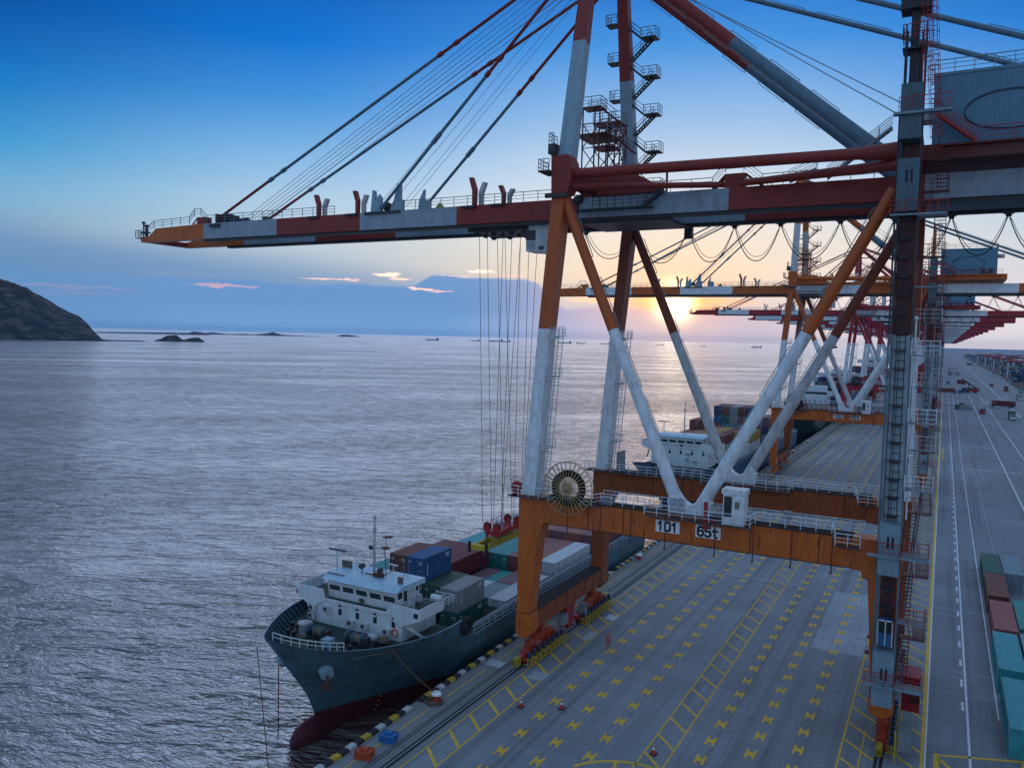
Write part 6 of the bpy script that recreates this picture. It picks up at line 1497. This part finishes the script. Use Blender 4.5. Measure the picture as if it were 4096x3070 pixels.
line([(-55.9, 54.4, 5.9), (-52.0, 40.5, -14.5)], 'brown line hanging steeply from the bow tip to the bottom of the picture', sag=.2) if False else line([(-55.6, 53.5, 5.4), (-52.9, 52.4, -5.4)], 'brown line hanging from the bow tip down into the water', sag=.1)
# ---------------------------------------------------------------- vehicles
TYRE = plain('tyre', (.015, .015, .015), .8)
def vehicle(x, y, rz, kind, label, col_, cargo=None, clabel=None):
    root = thing(kind, (x, y, 0), label, {'container_truck': 'truck', 'flat_trailer': 'trailer', 'van': 'van', 'reach_stacker': 'reach stacker'}[kind], 'vehicles on the port road')
    m_ = paint('veh_' + '_'.join('%d' % int(c_ * 99) for c_ in col_), col_, .4, .2, .1)
    def W(px, py, r=.5):
        mb = MB(); mb.lathe([(0, -.14), (r, -.14), (r, .14), (0, .14)], (px, py, r), 12, 'x'); o = mb.build('wheel', TYRE); o.parent = root
    def A(mb, n, mm): o = mb.build(n, mm); o.parent = root; return o
    if kind in ('container_truck', 'flat_trailer'):
        mb = MB(); mb.box(-1.1, 1.1, -4.5, 8.0, 1.0, 1.3); mb.box(-.5, .5, -7.0, 8.0, .75, 1.0)
        for yy in (-4, -1, 2, 5, 7.6): mb.box(-1.2, 1.2, yy - .12, yy + .12, .95, 1.35)
        A(mb, 'chassis', DARK if kind == 'container_truck' else m_)
        for yy in (5.2, 6.5, -3.6) + ((-6.6,) if kind == 'container_truck' else ()):
            for s in (-1, 1): W(s * 1.05, yy)
        if kind == 'container_truck':
            mb = MB(); mb.prism([(-7.9, .6), (-5.6, .6), (-5.6, 3.0), (-7.3, 3.0), (-7.9, 1.9)], 'x', -1.2, 1.2); cb = A(mb, 'cab', m_)
            mb = MB(); mb.prism([(-7.93, 1.95), (-7.4, 2.85), (-7.36, 2.85), (-7.88, 1.95)], 'x', -1.05, 1.05); o = mb.build('windscreen', GLASS); o.parent = cb
    elif kind == 'van':
        mb = MB(); mb.prism([(-2.6, .4), (2.6, .4), (2.6, 2.2), (-1.2, 2.2), (-1.8, 1.3), (-2.6, 1.1)], 'x', -.95, .95); cb = A(mb, 'body', m_)
        mb = MB(); mb.prism([(-1.83, 1.35), (-1.28, 2.1), (-1.24, 2.1), (-1.79, 1.35)], 'x', -.85, .85); o = mb.build('windscreen', GLASS); o.parent = cb
        for yy in (-1.7, 1.7):
            for s in (-1, 1): W(s * .85, yy, .36)
    else:
        mb = MB(); mb.box(-1.6, 1.6, -3.5, 4, 1.0, 2.3); mb.box(-1.4, 1.4, 2.6, 4.6, 1.2, 3.2); A(mb, 'body', REDM)
        mb = MB(); mb.box(-.7, .7, -.2, 1.5, 2.3, 4.0); A(mb, 'cab', GLASS)
        mb = MB(); mb.beam((0, 3.8, 3.4), (0, -7.0, 10.6), .9, 1.0); mb.beam((-.6, -1, 2.2), (-.4, -2.6, 7.2), .3, .3); mb.beam((.6, -1, 2.2), (.4, -2.6, 7.2), .3, .3); A(mb, 'lifting_boom', DARK)
        mb = MB(); mb.box(-6, 6, -8.2, -6.6, 9.3, 9.9); A(mb, 'spreader', REDM)
        for yy in (-2.6, 3):
            for s in (-1, 1): W(s * 1.7, yy, .85)
    root.rotation_euler = (0, 0, rz)
    if cargo:
        dx, dy = (0, 1.9) if kind != 'reach_stacker' else (0, -7.4)
        c_, s_ = math.cos(rz), math.sin(rz)
        cont(x + dx * c_ - dy * s_, y + dx * s_ + dy * c_, 1.36 if kind != 'reach_stacker' else 6.7, 12.19, cargo, clabel, 'containers carried by vehicles', False, rz=rz + (PI / 2 if kind == 'reach_stacker' else 0), kids_=False)
TW, TR_, TB = (.6, .62, .64), (.35, .04, .04), (.05, .15, .3)
vehicle(30.5, 560, -PI / 2, 'container_truck', 'white-cabbed truck driving left with a dark red container', TW, 'dark red', 'dark red container on the truck driving left across the road')
vehicle(19.3, 500, 0, 'container_truck', 'white and red tractor truck facing the viewer without a box, mid road', TR_)
vehicle(31.0, 468, 0, 'container_truck', 'white truck cab coming towards the viewer by the white barrier', TW, 'dark green', 'dark green container on the truck by the white barrier')
vehicle(46.5, 650, 0, 'container_truck', 'truck with pale container right of the barrier, nearer one', TW, 'grey', 'grey container on the truck right of the barrier')
vehicle(52.0, 712, 0, 'container_truck', 'truck with teal container right of the barrier, behind the grey one', TW, 'teal', 'teal container on the truck right of the barrier')
vehicle(46.0, 775, 0, 'container_truck', 'truck with dark blue container beyond the barrier', TR_, 'dark blue', 'dark blue container on a red truck beyond the barrier')
vehicle(39.5, 862, 0, 'container_truck', 'red-fronted truck just right of the barrier', TR_)
vehicle(19.5, 722, -PI / 2 + .3, 'reach_stacker', 'red reach stacker lifting a dark container on the road', TR_, 'dark red', 'dark red container held high by the reach stacker')
vehicle(4.5, 700, PI / 2, 'container_truck', 'blue truck with a brown container crossing near the crane leg', TB, 'brown', 'brown container on the blue truck near the crane leg')
vehicle(4.2, 885, 0, 'container_truck', 'small far truck near the landward crane legs', TB)
vehicle(10.5, 548, .2, 'van', 'dark van just behind the pair of containers on the road', (.05, .05, .07))
vehicle(44, 1215, .9, 'van', 'white van near the yard entrance', TW)
for i, y in enumerate((1150, 1195, 1250, 1310, 1480)): vehicle(13, y, PI / 2 + .02, 'flat_trailer', ['rusty flat trailer parked across the road, nearest of five', 'brown flat trailer second nearest of five parked', 'green flat trailer in the middle of five parked', 'grey flat trailer fourth of five parked', 'grey flat trailer farthest of five parked'][i], ((.2, .07, .04), (.15, .1, .05), (.05, .12, .1), (.1, .12, .14), (.12, .13, .14))[i])
vehicle(47, 1880, .8, 'container_truck', 'far truck with green container on the yard road', TW, 'green', 'green container on the far truck of the yard road')
cont(7.6, 523, .02, 6.06, 'green', 'green container end-on beside the grey one, alone on the road', 'pair of containers on the open road', kids_=False)
cont(12.2, 521.5, .02, 6.06, 'grey', 'grey-white container lying side-on beside the green one', 'pair of containers on the open road', rz=PI / 2, kids_=False)
cont(13.4, 716, .02, 6.06, 'dark blue', 'dark blue container standing alone near the reach stacker', 'containers by the reach stacker', kids_=False)
cont(20, 748, .02, 12.19, 'navy', 'navy container lying behind the reach stacker', 'containers by the reach stacker', rz=PI / 2, kids_=False)
# white concrete barrier of the port road
mb = MB(); y = 448
while y < 2900:
    L_ = 11.6
    mb.prism([(34.85, 0), (36.15, 0), (36.0, .35), (35.75, .9), (35.25, .9), (35.0, .35)], 'y', y, y + L_); y += 12 if int(y) % 7 else 30
tag(mb.build('road_barrier', paint('barrier_white', (.62, .66, .68), .7, .3, .1)), 'long white concrete barrier along the port road', 'barrier')
mb = MB(); rnd = random.Random(9); vs = []
for i in range(31):
    for j in range(5):
        x = 61 + i * 1.2 if False else 58 + j * 6; y_ = 700 + i * 9; h = (math.sin(j / 4 * PI) * 2.0) * (.6 + .5 * rnd.random()) if 0 < i < 30 else 0
        vs.append((x, y_, h - .02))
mb.add(vs, [(i * 5 + j, i * 5 + j + 1, (i + 1) * 5 + j + 1, (i + 1) * 5 + j) for i in range(30) for j in range(4)])
struct(mb.build('earth_bank', paint('bare_earth', (.10, .075, .05), .95, .4, .3, scale=.3)))
# ---------------------------------------------------------------- container yard
GY = 'boxes in the container yard, '
ycols = ['dark blue', 'blue', 'teal', 'brown', 'rust red', 'grey', 'navy', 'green', 'dark red', 'blue-grey']
n_ind = 0; rest = []; rnd = random.Random(21)
blocks = []
for bx in range(12):
    x0 = 66 + bx * 34
    for by in range(12):
        y0 = 985 + by * 215 + (bx % 2) * 20
        blocks.append((x0, y0))
blocks.sort(key=lambda b: b[1] + b[0] * .3)
for (x0, y0) in blocks:
    for b_ in range(14):
        y = y0 + b_ * 13.0
        hmax = rnd.choice((3, 4, 4, 5, 5))
        for r in range(6):
            x = x0 + r * 2.75; h = max(1, hmax - rnd.choice((0, 0, 1, 2)))
            for k_ in range(h):
                c_ = rnd.choice(ycols + ['dark blue', 'blue', 'teal', 'navy', 'green', 'dark blue'])
                if n_ind < 38 and y < 1280 and x < 150 and (b_ == 0 or r == 0 or k_ == h - 1):
                    cont(x, y, .02 + k_ * 2.6, 12.19, c_, '%s container stacked in the hazy yard beyond the trucks' % c_, GY + c_, False, kids_=False); n_ind += 1
                else: rest.append((x, y, k_ * 2.6, c_))
sm = [paint('yard_' + c_.replace(' ', '_').replace('-', '_'), PAL[c_], .6, .3, .1) for c_ in ycols]
mb = MB()
for x, y, z, c_ in rest: mb.mi = ycols.index(c_); mb.box(x - 1.2, x + 1.2, y - 6.05, y + 6.05, z + .02, z + 2.55)
o = mb.build('stacked_containers', sm); o['kind'] = 'stuff'; o['label'] = 'mass of stacked containers filling the far yard'
RL = paint('gantry_white', (.62, .64, .66), .5, .2, .1)
def rtg(x, y, first=None):
    root = thing('yard_gantry_crane', (x, y, 0), 'rubber-tyred yard crane with white legs and red beams', 'yard crane', 'yard cranes over the container blocks')
    for s in (-1, 1):
        for q in (-1, 1):
            mb = MB(); mb.box(x + s * 11.8 - .5, x + s * 11.8 + .5, y + q * 3.6 - .6, y + q * 3.6 + .6, 1.5, 20.5); mb.build('leg', RL, root)
        mb = MB(); mb.box(x + s * 11.8 - .6, x + s * 11.8 + .6, y - 6, y + 6, 1.0, 2.2)
        for q in (-4.6, 4.6): mb.lathe([(0, -.4), (.8, -.4), (.8, .4), (0, .4)], (x + s * 11.8, y + q, .8), 12, 'x')
        mb.build('wheel_beam', RED, root)
    for q in (-1, 1): mb = MB(); mb.box(x - 13, x + 13, y + q * 3.6 - .7, y + q * 3.6 + .7, 20.5, 22.4); mb.build('main_beam', RED, root)
    mb = MB(); mb.box(x - 3, x + 2, y - 4, y + 4, 22.4, 24.4); mb.box(x + 2.2, x + 4.2, y - 1, y + 1, 17.6, 20.2); mb.build('trolley', RL, root)
    return root
g0 = rtg(74, 1040)
pos = [(74, 1330), (108, 1180), (142, 1075), (74, 1600), (108, 1480), (142, 1380), (176, 1290), (210, 1240), (74, 1950), (108, 1800), (142, 1700), (176, 1620), (210, 1560), (244, 1500), (278, 1560), (108, 2200), (160, 2100), (230, 2000), (300, 1900)]
for x, y in pos: c_ = copy_tree(g0); c_.location = (x, y, 0)
ft = [('blue-looking quay crane on the far horizon, left of two', 905, 6800), ('blue-looking quay crane on the far horizon, right of two', 1360, 6900)]
for lb, x, y in ft:
    c_ = copy_tree(f0); c_.location = (x, y, 0); c_.rotation_euler = (0, 0, R_(14)); c_['label'] = lb
# ---------------------------------------------------------------- ships at anchor
SHM = paint('far_ship', (.035, .05, .08), .7, .2, 0); SHW = paint('far_ship_white', (.25, .27, .3), .7, .2, 0)
def farboat(px, py, wpx, label, flip=1, box=0.5):
    D_ = 7000; a = math.atan((px - 1106) / 1722.4); az = yaw + a; D2 = D_ / math.cos(a)
    # distance from the height of the waterline below the horizon
    x = D2 * math.sin(az); y = D2 * math.cos(az); L_ = wpx / 1722.4 * D_; H_ = L_ * .075
    root = thing('cargo_ship', (x, y, WATER), label, 'ship', 'cargo ships at anchor')
    mb = MB(); mb.prism([(-L_ / 2, H_ * 1.15), (-L_ / 2 + L_ * .03, -1), (L_ / 2 - L_ * .01, -1), (L_ / 2, H_), (L_ * .34, H_), (L_ * .3, H_ * .75), (-L_ * .4, H_ * .75), (-L_ * .43, H_ * 1.2)], 'y', -L_ * .07, L_ * .07)
    h = mb.build('hull', SHM); h.parent = root
    mb = MB(); mb.box(L_ * .33, L_ * .45, -L_ * .06, L_ * .06, H_ * .9, H_ * 2.3); mb.box(L_ * .37, L_ * .42, -L_ * .03, L_ * .03, H_ * 2.3, H_ * 3.0); o = mb.build('deck_house', SHM); o.parent = root
    mb = MB()
    for q in (-.3, -.1, .12): mb.beam((L_ * q, 0, H_ * .7), (L_ * q, 0, H_ * (1.6 + box)), L_ * .012, L_ * .012); mb.box(L_ * q - L_ * .06, L_ * q + L_ * .06, -L_ * .05, L_ * .05, H_ * .75, H_ * (.75 + .5 * box))
    o = mb.build('cranes_and_hatches', SHM); o.parent = root
    root.rotation_euler = (0, 0, -az if flip > 0 else PI - az)
L_B = [(932, 729, 28, 'distant dark ship, leftmost of those on the horizon', 1), (1025, 731, 20, 'distant ship just left of the hoist ropes', 1), (1070, 733, 30, 'distant ship crossing behind the hoist ropes, larger one', 1), (1090, 731, 22, 'distant ship directly behind the ropes, right of the larger one', 1), (1218, 735, 28, 'distant ship between the seaward crane legs, left one', 1), (1253, 735, 20, 'distant ship between the seaward crane legs, middle one', -1), (1305, 736, 18, 'pale distant ship left of the far seaward leg', 1), (1423, 737, 16, 'small distant ship under the setting sun', 1), (1515, 739, 12, 'tiny distant ship right of the sun', 1)]
for px, py, w_, lb, fl in L_B: farboat(px, py, w_, lb, fl)
farboat(1631, 744, 22, 'box-shaped distant ship alone right of the sun', 1, 1.6)
for i, (dx_, h_) in enumerate(((-250, 6), (-120, 5))):
    pass
mb = MB(); mb.box(-2300, -2285, 2010, 2022, 12, 24); mb.prism([(-2302, 24), (-2283, 24), (-2292, 28)], 'y', 2009, 2023); 
# ---------------------------------------------------------------- haze
if True:
    mb = MB(); mb.hexa([(-9000, -250, WATER - 1.5), (6000, -250, WATER - 1.5), (6000, 13500, WATER - 1.5), (-16000, 13500, WATER - 1.5), (-9000, -250, 122), (6000, -250, 122), (6000, 13500, 122), (-16000, 13500, 122)])
    hm = bpy.data.materials.new('haze'); hm.use_nodes = True; ht = hm.node_tree; ht.nodes.clear()
    ho = ht.nodes.new('ShaderNodeOutputMaterial'); pv = ht.nodes.new('ShaderNodeVolumePrincipled'); pv.inputs['Density'].default_value = HAZE; pv.inputs['Color'].default_value = (.30, .50, .85, 1); pv.inputs['Anisotropy'].default_value = .2
    ht.links.new(pv.outputs[0], ho.inputs['Volume'])
    if HAZE > 0: o = mb.build('haze', hm); o['kind'] = 'stuff'; o['label'] = 'thin blue sea haze that fades the far quay'
SC.cycles.volume_bounces = 1
